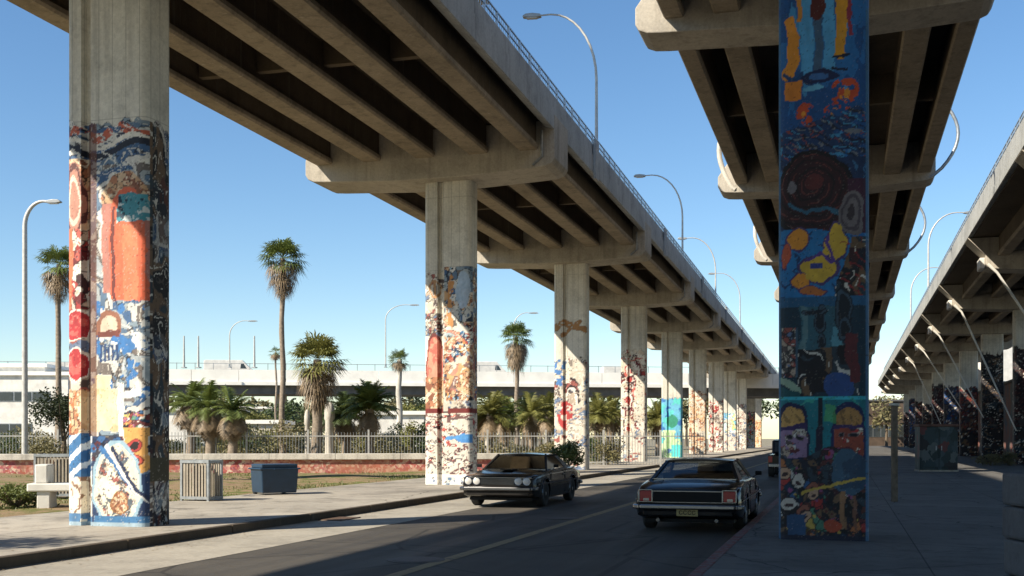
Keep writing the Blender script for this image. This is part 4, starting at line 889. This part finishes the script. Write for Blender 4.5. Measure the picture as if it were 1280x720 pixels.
def fan_palm(label, px, D, ytop, r, trunk_r=.2, skirt=2.2, nf=46, lean=0, group='palms in the park', mat='palm', trunkmat='palmbark', skirt_w=.55):
    rnd = random.Random(int(px*7+D)); p = P(px, D); zt = ZA(ytop, D)-r*.75
    t = thing('palm_tree', label, 'palm tree', p, rnd.uniform(0,6), group)
    b = MB(); n = 14; pts = [(lean*(i/n)**2*math.cos(1)+.04*math.sin(i*.8), .05*math.cos(i), zt*i/n) for i in range(n+1)]
    b.tube(pts, [trunk_r*(1.5 if i == 0 else (1.1 if i < 3 else 1.0-.25*i/n))*(1+.05*math.sin(i*3)) for i in range(n+1)], 10); b.build('trunk', M[trunkmat], t, smooth=60)
    c = Vector(pts[-1]); b = MB()
    for i in range(int(nf*1.5)):
        az = rnd.uniform(0, 2*math.pi); el = math.asin(rnd.uniform(-.6, .98)**1 if rnd.random() < .75 else rnd.uniform(.3,.98)); d = Vector((math.cos(az)*math.cos(el), math.sin(az)*math.cos(el), math.sin(el)))
        fan_frond(b, c+d*.12, d, r*rnd.uniform(.85,1.12), rnd)
    b.build('crown', M[mat], t, fixn=False)
    if skirt:
        b = MB()
        for i in range(int(95*max(.6, skirt/2))):
            az = rnd.uniform(0, 2*math.pi); f = rnd.random()**1.2; o = c+Vector((0,0,-skirt*.8*f+.1)); rr = r*skirt_w*(1-.6*f)*rnd.uniform(.75,1.25)
            d = Vector((math.cos(az), math.sin(az), -.9-.9*f)).normalized()
            fan_frond(b, o, Vector((math.cos(az)*(.95-.5*f), math.sin(az)*(.95-.5*f), -1+.45*(1-f)*rnd.random())), min(r*.95, rr*1.8), rnd, 8, 55, .7, .035)
        b.build('dead_skirt', M['dead'], t, fixn=False)
    return t
def feather_palm(label, px, D, zc, r, nf=40, mat='palm', dead=14, trunk_r=.25, group='palms in the park', stalk='palmbark'):
    rnd = random.Random(int(px*3+D)); p = P(px, D); t = thing('palm_tree', label, 'palm tree', p, 0, group)
    b = MB(); b.tube([(0,0,0),(.05,0,zc*.5),(0,.05,zc)], [trunk_r*1.2, trunk_r, trunk_r*1.1], 10); b.build('trunk', M[stalk], t, smooth=60)
    b = MB(); c = Vector((0,0,zc))
    for i in range(nf): feather_frond(b, c, rnd.uniform(0,6.283), R(rnd.uniform(12,86)), r*rnd.uniform(.85,1.15), rnd, 16, rnd.uniform(.7,1.25))
    b.build('crown', M[mat], t, fixn=False)
    if dead:
        b = MB()
        for i in range(dead): feather_frond(b, c-Vector((0,0,.15)), rnd.uniform(0,6.283), R(rnd.uniform(-60,15)), r*rnd.uniform(.7,1), rnd, 14, 1.6)
        b.build('dead_frond', M['dead'], t, fixn=False)
fan_palm('tallest palm with a shaggy brown skirt, standing alone above the background bridge', 353, 70, 300, 1.55, .19, 2.5, 52)
fan_palm('tall palm half hidden behind the nearest mural column', 73, 72, 308, 1.55, .2, 2.4, 46)
fan_palm('tall palm with round brown skirt right of the second mural column', 646, 108, 404, 1.75, .24, 3.0, 50, skirt_w=.85)
fan_palm('thick bushy palm with long pale skirt right of the tallest palm', 396, 64, 421, 1.75, .32, 2.9, 56, mat='palm_y', skirt_w=.6)
fan_palm('small palm on a pale trunk just left of the second mural column', 499, 98, 437, 1.15, .3, .6, 26, trunkmat='conc_pale')
fan_palm('thin small palm tuft showing left of the thick bushy palm', 345, 110, 432, .9, .12, .5, 16)
feather_palm('broad dense green palm between the thick palm and the second mural column', 461, 66, 3.4, 1.8, 80, 'palm', 22)
feather_palm('drooping brown and green palm right of the nearest mural column', 262, 62, 3.3, 1.7, 34, 'palm', 80)
feather_palm('low drooping palm close to the right side of the nearest mural column', 238, 66, 3.7, 1.7, 30, 'palm', 70)
feather_palm('leaning palm cluster with brown fronds left of the tallest palm', 290, 60, 3.1, 1.6, 26, 'palm', 80)
feather_palm('shadowy palm clump right beside the thick bushy palm', 432, 68, 3.0, 1.6, 50, 'leaf', 24)
for i, (px, D, zc, r, mt, lb) in enumerate([(612, 74, 2.3, 1.9, 'palm_y', 'yellow green palm just right of the second mural column'), (632, 82, 2.2, 2.0, 'palm', 'green palm under the tall round skirted palm'), (664, 78, 2.3, 1.9, 'palm_y', 'yellow green palm left of the third mural column'),
        (684, 90, 2.6, 1.9, 'palm_y', 'small palm touching the left side of the third mural column'), (748, 88, 2.6, 1.8, 'palm_y', 'palm seen between third and fourth mural columns'), (764, 100, 2.8, 2.0, 'palm_y', 'farther palm left of the fourth mural column'), (822, 104, 2.6, 2.2, 'palm_y', 'palm seen between fourth and turquoise columns')]):
    feather_palm(lb, px, D, zc+.9, r, 46, mt, 18, .22)
def bush(name, label, px, D, zc, rx, rz, n, ls, mat, cat='bush', trunk=None, group=None, base=None):
    rnd = random.Random(int(px*5+D)); p = base or P(px, D); t = thing(name, label, cat, p, 0, group)
    if trunk: b = MB(); b.tube([(0,0,0),(.1,0,zc*.5),(0,.05,zc)], [trunk*1.4, trunk, trunk*.6], 8)
    else: b = MB(); b.tube([(0,0,0),(0,.03,zc)], [.06,.03], 6)
    for k in range(5): a = rnd.uniform(0,6.28); b.tube([(0,0,zc*.5),(math.cos(a)*rx*.4,math.sin(a)*rx*.4,zc),(math.cos(a)*rx*.7,math.sin(a)*rx*.7,zc+rz*.5)], [.05,.03,.015], 5)
    b.build('trunk' if trunk else 'stem', M['bark'], t)
    cl = []
    for k in range(12): 
        a, e, q = rnd.uniform(0,6.28), rnd.uniform(-.8,1.5), rnd.uniform(.35,.8); cl.append((Vector((math.cos(a)*math.cos(e)*rx*q, math.sin(a)*math.cos(e)*rx*q, zc+math.sin(e)*rz*q)), rnd.uniform(.3,.55)))
    b = MB()
    for k in range(n):
        c, s = rnd.choice(cl); v = Vector((rnd.gauss(0,1), rnd.gauss(0,1), rnd.gauss(0,1))).normalized()*rnd.random()**.4
        q = c+Vector((v.x*rx*s, v.y*rx*s, v.z*rz*s)); q.z = max(q.z, .03); d = Vector((rnd.gauss(0,1), rnd.gauss(0,1), rnd.gauss(0,.7)+.3)).normalized(); s2 = d.orthogonal().normalized(); l = ls*rnd.uniform(.6,1.3)
        b.poly([q, q+d*l*.5+s2*l*.28, q+d*l, q+d*l*.5-s2*l*.28])
    b.build('crown' if trunk else 'foliage', M[mat], t, fixn=False)
bush('broadleaf_tree', 'dark leafy tree left of the nearest mural column in front of white buildings', 78, 60, 2.7, 1.9, 1.7, 5200, .16, 'dleaf', 'tree', .14)
bush('shrub', 'low light green shrub on the lawn at the far left edge', 20, 25.5, .3, .95, .38, 2600, .085, 'grass', group=None)
bush('shrub', 'brown and green shrub beside the base of the third mural column', 710, 51, .8, 1.05, .75, 2600, .12, 'leaf')
bush('shrub', 'rounded shrub behind the parked dark car near the third column', 690, 56, .8, 1.1, .7, 1800, .12, 'dry')
rb = random.Random(5)
for i, (px, D, z, r, m, lb) in enumerate([(760, 66, .7, 1.3, 'dry', 'dry shrub left of the base of the fourth column'), (742, 70, .9, 1.3, 'leaf', 'green shrub behind the third column on the right'), 
      (305, 72, 1.4, 1.5, 'leaf', 'round green shrub between brown palms and tallest palm'), (340, 76, 1.0, 1.3, 'dleaf', 'dark shrub at the foot of the tallest palm'), (478, 74, .8, 1.5, 'dry', 'dry low shrub at the foot of the broad green palm'), (520, 80, 1.0, 1.4, 'leaf', 'green shrub touching the second mural column'), (15, 66, .9, 1.8, 'leaf', 'dark hedge-like shrub at the foot of the left lamp pole'),
      (50, 57, .6, 1.6, 'dry', 'dry shrub behind the low wall left of the mural column'), (590, 84, 1.2, 1.6, 'dleaf', 'dark shrub right of the second mural column')]):
    bush('shrub', lb, px, D, z, r, r*.75, 1500, .15, m, group='shrubs in the park')
# tree belt far behind
ri = random.Random(9)
far = ['far tree in the belt behind the background bridge']
for i in range(70):
    px = -60+i*23+ri.uniform(-9,9); D = ri.uniform(205, 250); zc = ri.uniform(5.5,8.0)
    bush('broadleaf_tree', 'far tree in the hazy row of trees behind the background bridge', px, D, zc, ri.uniform(3.2,5), ri.uniform(3.0,4.2), 620, .8, ri.choice(['leaf','dry','dleaf']), 'tree', .25, group='row of far trees behind the bridge')
# mass of low planting behind the fence (uncountable)
b = MB(); rr = random.Random(3)
for k in range(46000):
    px = rr.uniform(-60, 960); D = rr.uniform(69, 100); p = P(px, D)
    if p.x > -18: continue
    hh = .9+1.7*(math.sin(px*.045)*.5+.5)*(math.sin(px*.013+D*.2)*.5+.5)
    q = Vector((p.x, p.y, rr.random()*hh)); d = Vector((rr.gauss(0,1), rr.gauss(0,1), rr.gauss(0,.6)+.5)).normalized(); s = d.orthogonal().normalized(); l = rr.uniform(.15,.4)
    b.poly([q, q+d*l*.5+s*l*.2, q+d*l, q+d*l*.5-s*l*.2])
tag(b.build('undergrowth', M['dry'], fixn=False), kind='stuff')
# grass tufts and dead leaves on the lawn
b = MB()
for k in range(15000):
    x = -15.95-34*rr.random()**1.4; y = rr.uniform(12, 52)
    if vn(np.array([x*.5]), np.array([y*.5]), 4)[0] < .5 and rr.random() < .85: continue
    h = rr.uniform(.03,.10); a = rr.uniform(0,6.28)
    for j in range(3):
        a2 = a+j*2.1; q = Vector((x+rr.uniform(-.08,.08), y+rr.uniform(-.08,.08), .1)); s = Vector((math.cos(a2),math.sin(a2),0))*.014
        b.poly([q-s, q+s, q+Vector((math.sin(a2)*h*.5, math.cos(a2)*h*.5, h))])
tag(b.build('grass', M['grass'], fixn=False), kind='stuff')
# sunlit flowering clumps at the right, beyond the kiosk
for px, lb in ((1238, 'pale flowering clump right of the graffiti kiosk'), (1262, 'pale flowering clump by the right picture edge behind the block pillar')):
    p = G(px, 583, .1); bush('shrub', lb, px, 60, .35, .9, .4, 900, .12, 'dry', base=p)

rm = random.Random(21)
for i in range(30):
    px = 215+i*19+rm.uniform(-9,9); D = rm.uniform(108, 138); zc = rm.uniform(2.6,4.0)
    bush('broadleaf_tree', 'mid-distance leafy tree in the park belt in front of the background bridge', px, D, zc, rm.uniform(1.8,3.0), rm.uniform(1.3,2.0), 900, .34, rm.choice(['leaf','palm_y','dry','leaf']), 'tree', .14, group='row of leafy trees in front of the background bridge')
b = MB(); rq = random.Random(8)   # fallen leaves and litter along the kerbs
for k in range(1500):
    if rq.random() < .6: x = KL+rq.random()**2*.7; z = .012
    else: x = KL-.2-rq.random()*4.8; z = .156
    y = rq.uniform(8, 60); a = rq.uniform(0,6.28); l = rq.uniform(.02,.06); d = Vector((math.cos(a),math.sin(a),.1))*l; s_ = Vector((-math.sin(a),math.cos(a),0))*l*.4; q = Vector((x,y,z))
    b.poly([q, q+d*.5+s_, q+d, q+d*.5-s_])
tag(b.build('leaf_litter', M['dead'], fixn=False), kind='stuff')

bush('broadleaf_tree', 'young tree added just out of view past the left edge, to shade the near kerb', 0, 60, 4.6, 1.3, 1.1, 2200, .14, 'leaf', 'tree', .09, base=Vector((-16.2, 8.6, .1)))  # unseen tree, added for its shadow on the kerb
rs_ = random.Random(77)
for i in range(22):
    px = 225+i*16+rs_.uniform(-6,6); D = rs_.uniform(66, 92)
    bush('shrub', 'shrub in the loose hedge behind the picket fence', px, D, rs_.uniform(.8,1.9), rs_.uniform(.8,1.4), rs_.uniform(.7,1.2), 700, .17, rs_.choice(['leaf','dry','palm_y','dleaf','dry']), group='loose hedge behind the picket fence')
# ---------------------------------------------------------------- cars
def paintm(name, col, rough=.13):
    t = NT(name); c = t.coord('obj'); k = t.ramp(t.noise(c, 5, 4), [(.3, tuple(x*.8 for x in col)), (.7, col)])
    t.fin(k, t.ramp(t.noise(c, 3, 5), [(.35, rough), (.7, rough+.1)]), .2); t.b.inputs['Coat Weight'].default_value = .12; t.b.inputs['Coat Roughness'].default_value = .06; return t.m
M['car_black'] = paintm('black_car_paint', (.012,.012,.014))
M['car_dark'] = paintm('dark_brown_black_car_paint', (.022,.020,.019))
M['chrome'] = simple('chrome', (.22,.22,.23), .25, .08, 8, metal=1.0)
M['rim'] = simple('wheel_rim', (.35,.35,.35), .3, .2, 9, metal=.9)
M['trim_black'] = simple('black_trim', (.007,.007,.008), .45, .2, 9, spec=.12)
M['tail'] = simple('red_lens', (.30,.012,.018), .2, .15, 15)
M['amber'] = simple('clear_lens', (.55,.53,.5), .08, .1, 12)
M['seat'] = simple('seat_fabric', (.05,.045,.04), .8, .2, 8)
def glass():
    t = NT('tinted_car_glass'); a = t.n('ShaderNodeBsdfTransparent'); a.inputs[0].default_value = (.42,.45,.46,1); g = t.n('ShaderNodeBsdfGlossy'); g.inputs['Roughness'].default_value = .03
    f = t.n('ShaderNodeFresnel'); f.inputs[0].default_value = 1.5; m = t.n('ShaderNodeMixShader'); t.l(t.math('ADD', f.outputs[0], .04), m.inputs[0]); t.l(a.outputs[0], m.inputs[1]); t.l(g.outputs[0], m.inputs[2]); t.l(m.outputs[0], t.out.inputs[0]); return t.m
M['glass'] = glass()
def car(label, loc, rz, paint, front_open=False, L=5.15, W=1.94, rear_panel=True):
    t = thing('parked_car', label, 'car', loc, rz); hw = W/2
    #  y, half width at waist, z bottom, z waist, z top, inset at top
    st = [(-2.575,.86,.44,.64,.76,.05), (-2.56,.90,.36,.64,.815,.07), (-2.48,.935,.30,.64,.855,.10), (-2.0,.965,.24,.65,.915,.12), (-1.45,.97,.22,.66,.975,.11), (-1.0,.968,.21,.66,.97,.10), (-.3,.962,.20,.65,.95,.08), (.5,.962,.20,.65,.945,.08), (.95,.965,.21,.66,.95,.10), (1.5,.965,.22,.66,.925,.11), (2.1,.955,.24,.65,.875,.12), (2.45,.925,.30,.64,.835,.10), (2.55,.89,.36,.62,.80,.06), (2.575,.85,.44,.62,.74,.05)]
    b = MB(); rows = []
    for y, w, zb, zm, zt, ins in st:
        half = [(w-.12, zb), (w-.03, zb+.03), (w-.005, zb+.14), (w, zm), (w-.012, zm+.03), (w-.015, zt-.12), (w-.045, zt-.035), (w-ins, zt-.008), (w-.28, zt+.008), (w*.35, zt+.022)]
        row = [( x, y, z) for x, z in half]+[(0, y, zt+.026)]+[(-x, y, z) for x, z in reversed(half)]
        rows.append(row)
    n = len(rows[0])
    for r_ in rows: b.v += r_
    for i in range(len(rows)-1):
        for k in range(n): b.f.append((i*n+k, i*n+(k+1) % n, (i+1)*n+(k+1) % n, (i+1)*n+k))
    b.f.append(tuple(reversed(range(n)))); b.f.append(tuple((len(rows)-1)*n+k for k in range(n)))
    body = b.build('body', paint, t, smooth=32)
    # wheel wells cut out of the body
    cut = MB()
    for y in (-1.42, 1.52):
        for s in (-1, 1): cut.lathe([(.41, -.2), (.41, .2)], 28, (s*.88, y, .33), 'x')
    co = cut.build('cutter', M['trim_black'], t)
    md = body.modifiers.new('cut', 'BOOLEAN'); md.object = co; md.operation = 'DIFFERENCE'; md.solver = 'EXACT'
    bpy.context.view_layer.update(); dg = bpy.context.evaluated_depsgraph_get()
    me = bpy.data.meshes.new_from_object(body.evaluated_get(dg)); body.modifiers.clear(); me.name = 'body'; body.data = me
    bpy.data.objects.remove(co)
    me.set_sharp_from_angle(angle=R(32))
    # chassis floor
    b = MB(); b.box(-.8,.8,-2.3,2.3,.19,.26); b.build('underbody', M['trim_black'], t)
    # greenhouse: pillars, roof, glass
    B = dict(fr=(.80, 1.02, .935), fl=(-.80, 1.02, .935), rr=(.80, -1.40, .965), rl=(-.80, -1.40, .965))
    zf, zr = 1.345, 1.33; T = dict(fr=(.60, .30, zf), fl=(-.60, .30, zf), rr=(.60, -.72, zr), rl=(-.60, -.72, zr))
    b = MB(); 
    nx, ny = 8, 6; g0 = len(b.v)
    for j in range(ny+1):
        for i in range(nx+1):
            fx = -1+2*i/nx; fy = j/ny; y = -.78+1.14*fy; ed = max(abs(fx), abs(2*fy-1)); b.v.append((fx*.66, y, 1.335+.035*(1-fx*fx)+.02*math.sin(math.pi*fy)))
    m_ = len(b.v)
    for k in range(m_): x, y, z = b.v[k]; b.v.append((x, y, z-.045))
    for j in range(ny):
        for i in range(nx):
            a = j*(nx+1)+i; b.f.append((a, a+1, a+nx+2, a+nx+1)); b.f.append((m_+a, m_+a+nx+1, m_+a+nx+2, m_+a+1))
    for i in range(nx): b.f.append((i+1, i, m_+i, m_+i+1)); q = ny*(nx+1)+i; b.f.append((q, q+1, m_+q+1, m_+q))
    for j in range(ny): a = j*(nx+1); c = a+nx+1; b.f.append((a, c, m_+c, m_+a)); a += nx; c += nx; b.f.append((c, a, m_+a, m_+c))
    b.build('roof', paint, t, smooth=45)
    for s in (-1, 1):
        b = MB(); b.bar((s*.84, 1.05, .92), (s*.635, .33, 1.335), .05, .07); b.build('front_pillar', paint, t)
        b = MB(); x0, x1 = s*.845, s*.64   # broad sail panel of a two-door hardtop
        pts = [(x0, -1.62, .95), (x0, -.95, .955), (x1, -.48, 1.335), (x1, -.78, 1.335)]
        for q in pts: b.v.append(q)
        for q in pts: b.v.append((q[0]-s*.06, q[1], q[2]))
        b.f += [(0,1,2,3), (7,6,5,4), (0,4,5,1), (1,5,6,2), (2,6,7,3), (3,7,4,0)]; b.build('rear_pillar', paint, t)
        b = MB(); b.poly([(s*.835,-.93,.955), (s*.838,.98,.945), (s*.64,.34,1.325), (s*.64,-.48,1.325)]); b.build('side_window', M['glass'], t, fixn=False)
        b = MB(); b.bar((s*.85, -1.0, .962), (s*.85, 1.02, .952), .018, .02); b.bar((s*.972,-2.3,.62), (s*.975,2.3,.61), .012, .03); b.build('side_trim', M['chrome'], t)
        # door seams and handle
        b = MB(); b.box(s*.958-.008, s*.958+.008, 1.02, 1.032, .3, .94); b.box(s*.958-.008, s*.958+.008, -.52, -.508, .3, .94); b.build('door_seam', M['trim_black'], t)
        b = MB(); b.bar((s*.972,-.42,.80), (s*.972,-.24,.80), .025, .03); b.build('door_handle', M['chrome'], t, bevel=.006)
        b = MB(); b.bar((s*.90,.82,.94), (s*1.02,.80,1.03), .02, .02); mr = b.build('side_mirror', M['chrome'], t)
        b = MB(); b.box(s*1.03-.065, s*1.03+.065, .77, .83, 1.0, 1.09); b.build('mirror_head', M['trim_black'], mr, bevel=.015)
        # wheel arch lip
        for y in (-1.42, 1.52):
            b = MB(); b.tube([(s*.966, y+.415*math.cos(R(a)), .33+.415*math.sin(R(a))) for a in range(-8, 189, 14)], .012, 6); b.build('arch_trim', M['chrome'], t)
            b = MB(); wx = s*.84; b.lathe([(.19,-.11),(.30,-.11),(.335,-.08),(.34,0),(.335,.08),(.30,.11),(.19,.11),(.19,-.11)], 30, (wx, y, .34), 'x'); wh_ = b.build('wheel', M['rubber'], t, smooth=40)
            b = MB(); b.lathe([(.20,-.09),(.205,.10),(.19,.105),(.17,.06),(.06,.075),(.05,.11),(0.005,.12)] if s > 0 else [(.20,.09),(.205,-.10),(.19,-.105),(.17,-.06),(.06,-.075),(.05,-.11),(0.005,-.12)], 24, (wx, y, .34), 'x')
            for k in range(5): a = 2*math.pi*k/5; b.bar((wx+s*.085, y+.05*math.cos(a), .34+.05*math.sin(a)), (wx+s*.095, y+.185*math.cos(a), .34+.185*math.sin(a)), .05, .03, Vector((1,0,0)))
            b.build('rim', M['rim'], wh_, smooth=40)
    b = MB(); b.poly([(-.80,1.04,.945),(.80,1.04,.945),(.60,.34,1.33),(-.60,.34,1.33)]); ws = b.build('windscreen', M['glass'], t, fixn=False)
    b = MB(); b.poly([(-.76,-1.50,.975),(.76,-1.50,.975),(.60,-.76,1.325),(-.60,-.76,1.325)]); b.build('rear_window', M['glass'], t, fixn=False)
    b = MB(); b.bar((-.80,-1.52,.985), (.80,-1.52,.985), .025, .02); b.bar((-.82,1.07,.955),(.82,1.07,.955), .025, .02); b.build('window_trim', M['chrome'], t)
    # interior
    b = MB(); b.box(-.68,.68,-.95,-.75,.5,1.08); b.box(-.68,.68,.0,.18,.5,1.1); b.box(-.7,.7,.0,.6,.45,.62); b.box(-.74,.74,-1.45,-1.0,.9,.955); b.build('seats', M['seat'], t, bevel=.04)
    b = MB(); b.box(-.74,.74,.78,1.0,.72,.945); b.build('dashboard', M['trim_black'], t, bevel=.03)
    b = MB(); b.tube([(-.36+.17*math.cos(R(a)), .66+.05*math.sin(R(a)), .92+.17*math.sin(R(a))) for a in range(0, 361, 24)], .014, 6); b.build('steering_wheel', M['trim_black'], t)
    # bumpers
    for s, nm in ((1, 'front_bumper'), (-1, 'rear_bumper')):
        y = s*2.63; b = MB(); pts = [(-.965, s*2.36, .50), (-.955, s*2.54, .50), (-.85, y, .50), (.85, y, .50), (.955, s*2.54, .50), (.965, s*2.36, .50)]
        for a_, c_ in zip(pts[:-1], pts[1:]): b.bar(a_, c_, .07, .095)
        b.build(nm, M['chrome'], t, bevel=.025)
        b = MB(); b.box(-.80,.80, s*2.56-.03, s*2.56+.03, .33, .43); b.build('valance', paint, t, bevel=.02)
    # rear end
    b = MB(); b.box(-.60,.60,-2.592,-2.56,.60,.78); b.build('rear_panel', M['trim_black'], t, bevel=.008)
    b = MB(); b.box(-.62,.62,-2.60,-2.575,.785,.80); b.box(-.62,.62,-2.60,-2.575,.58,.59); b.build('trunk_trim', M['chrome'], t)
    for s in (-1, 1):
        b = MB(); b.box(s*.745-.115, s*.745+.115, -2.60, -2.55, .60, .80); h = b.build('taillight', M['tail'], t, bevel=.012)
        b = MB(); 
        for q in (-.118, .118): b.box(s*.745+q-.010, s*.745+q+.010, -2.612, -2.56, .59, .81)
        b.box(s*.745-.12, s*.745+.12, -2.612, -2.56, .808, .822); b.box(s*.745-.12, s*.745+.12, -2.612, -2.56, .585, .598); b.box(s*.745-.04, s*.745+.06, -2.608, -2.59, .61, .66); b.build('light_surround', M['chrome'], h)
        b = MB(); b.box(s*.56-.005, s*.56+.005, -2.0, -1.55, .965, .969) ; b.build('trunk_seam', M['trim_black'], t)
    b = MB(); b.box(-.19,.19,-2.60,-2.57,.325,.46); pl = b.build('number_plate', simple('yellow_plate', (.30,.23,.08), .5, .15, 20), t, bevel=.006)
    b = MB()   # worn, unreadable raised marks like those on the photographed plate
    for k, x in enumerate((-.11, -.035, .045, .12)):
        b.tube([(x+.028*math.cos(R(a)), -2.606, .395+.036*math.sin(R(a))) for a in range(20, 341, 40)], .007, 5)
    b.build('plate_mark', M['trim_black'], pl)
    for s in (-1, 1): b = MB(); b.tube([(s*.5,-2.2,.26),(s*.52,-2.62,.25)], .035, 10); b.build('exhaust', M['chrome'], t)
    # front end
    b = MB(); b.box(-.86,.86,2.56,2.585,.60,.77); b.build('grille', M['trim_black'], t)
    b = MB()
    for k in range(6): b.box(-.42,.42,2.586,2.598,.612+k*.026,.62+k*.026)
    b.box(-.87,.87,2.575,2.60,.772,.79); b.build('grille_bar', M['chrome'], t)
    for x in (-.74,-.53,.53,.74):
        b = MB(); b.v = []; b.lathe([(.088,0),(.085,.02),(.05,.035),(.005,.04)], 18, (0,0,0), 'x'); b.v = [(x+v[1], 2.585+v[0], .69+v[2]) for v in b.v]; h = b.build('headlight', M['amber'], t, smooth=50)
        b = MB(); b.tube([(x+.095*math.cos(R(a)), 2.592, .69+.095*math.sin(R(a))) for a in range(0, 361, 24)], .012, 6); b.build('bezel', M['chrome'], h)
    b = MB(); b.box(-.006,.006,1.2,2.4,.955,.965); b.box(-.16,.16,1.35,1.85,.955,.985); b.build('hood_scoop', paint, t, bevel=.02)
    for s in (-1, 1):
        b = MB(); b.bar((s*.72,1.12,.967), (s*.68,2.45,.888), .008, .006); b.build('hood_seam', M['trim_black'], t)
        b = MB(); b.bar((s*.1,1.1,.965), (s*.55,1.03,.99), .012, .012); b.build('wiper', M['trim_black'], t)
    t.scale = (1, 1, .95)
    return t
car('black two-door classic car seen from behind at the red kerb, with square red taillights', (-2.74, 22.65, 0), R(.5), M['car_black'])
car('dark classic car facing the viewer in the far lane beside the sunny kerb', (-8.15, 28.6, 0), R(180.5), M['car_dark'])
# dark pickup far ahead, mostly behind the front centre column
def pickup():
    p = G(985, 597); t = thing('pickup_truck', 'black tall vehicle far down the road, mostly hidden by the blue mural column', 'truck', (p.x+.1, p.y+2.5, 0), 0); m = M['car_black']
    b = MB(); b.prism([(-2.6,.45),(-2.6,.98),(-.55,1.0),(-.3,1.02),(1.0,1.02),(2.45,.95),(2.6,.8),(2.6,.45)], -.95, .95, 'x'); b.build('body', m, t, bevel=.05)
    b = MB(); b.prism([(-1.9,1.02),(-1.75,1.62),(-.2,1.66),(.35,1.62),(.95,1.03)], -.82, .82, 'x'); b.build('cab', m, t, bevel=.06)
    b = MB(); b.prism([(-1.935,1.12),(-1.82,1.54),(-1.80,1.54),(-1.90,1.12)], -.7, .7, 'x'); b.build('rear_window', M['glassd'], t)
    b = MB(); b.box(-.9,.9,-2.72,-2.6,.45,.6); b.build('rear_bumper', M['chrome'], t, bevel=.02)
    for s in (-1, 1):
        b = MB(); b.box(s*.84-.08, s*.84+.08, -2.63, -2.6, .66, .92); b.build('taillight', M['tail'], t)
        b = MB(); b.prism([(-1.6,1.1),(-1.5,1.52),(.25,1.54),(.7,1.1)], s*.822, s*.83, 'x'); b.build('side_window', M['glassd'], t)
        for y in (-1.6, 1.6): b = MB(); b.lathe([(.1,-.12),(.36,-.12),(.37,.12),(.1,.12)], 20, (s*.86, y, .37), 'x'); w_ = b.build('wheel', M['rubber'], t); b = MB(); b.lathe([(.2,-.13),(.2,.13)], 14, (s*.86, y, .37), 'x'); b.build('rim', M['rim'], w_)
pickup()
# ---------------------------------------------------------------- light
w = bpy.data.worlds.new('World'); S.world = w; w.use_nodes = True; nt = w.node_tree
sky = nt.nodes.new('ShaderNodeTexSky'); sky.sky_type = 'NISHITA'; sky.sun_disc = False
PHI = R(48); TEL = TT*math.cos(PHI); EL = math.atan(TEL)
sky.sun_elevation = EL
sx, sy = -math.cos(PHI), -math.sin(PHI)
sky.sun_rotation = math.atan2(sx, sy) % (2*math.pi)
sky.air_density = 1.0; sky.dust_density = .12; sky.ozone_density = 2.0; sky.altitude = 50
bg = nt.nodes['Background']; hs = nt.nodes.new('ShaderNodeHueSaturation'); hs.inputs['Saturation'].default_value = 1.18; nt.links.new(sky.outputs[0], hs.inputs['Color']); nt.links.new(hs.outputs[0], bg.inputs[0]); bg.inputs[1].default_value = .088
sl = bpy.data.lights.new('sun', 'SUN'); sl.energy = 4.7; sl.angle = R(.53); sl.color = (1, .90, .74)
so = bpy.data.objects.new('sun', sl); COL.objects.link(so)
dirv = Vector((math.cos(PHI)*math.cos(EL), math.sin(PHI)*math.cos(EL), -math.sin(EL)))
so.rotation_euler = dirv.to_track_quat('-Z', 'Y').to_euler(); so.location = (-40, -30, 60)
S.view_settings.view_transform = 'Standard'; S.view_settings.look = 'None'; S.view_settings.gamma = 1; S.view_settings.exposure = .9
S.view_settings.use_curve_mapping = False
S.cycles.use_denoising = True; S.cycles.max_bounces = 6; S.cycles.diffuse_bounces = 4; S.cycles.sample_clamp_indirect = 8
S.cycles.transparent_max_bounces = 12; S.cycles.use_adaptive_sampling = True
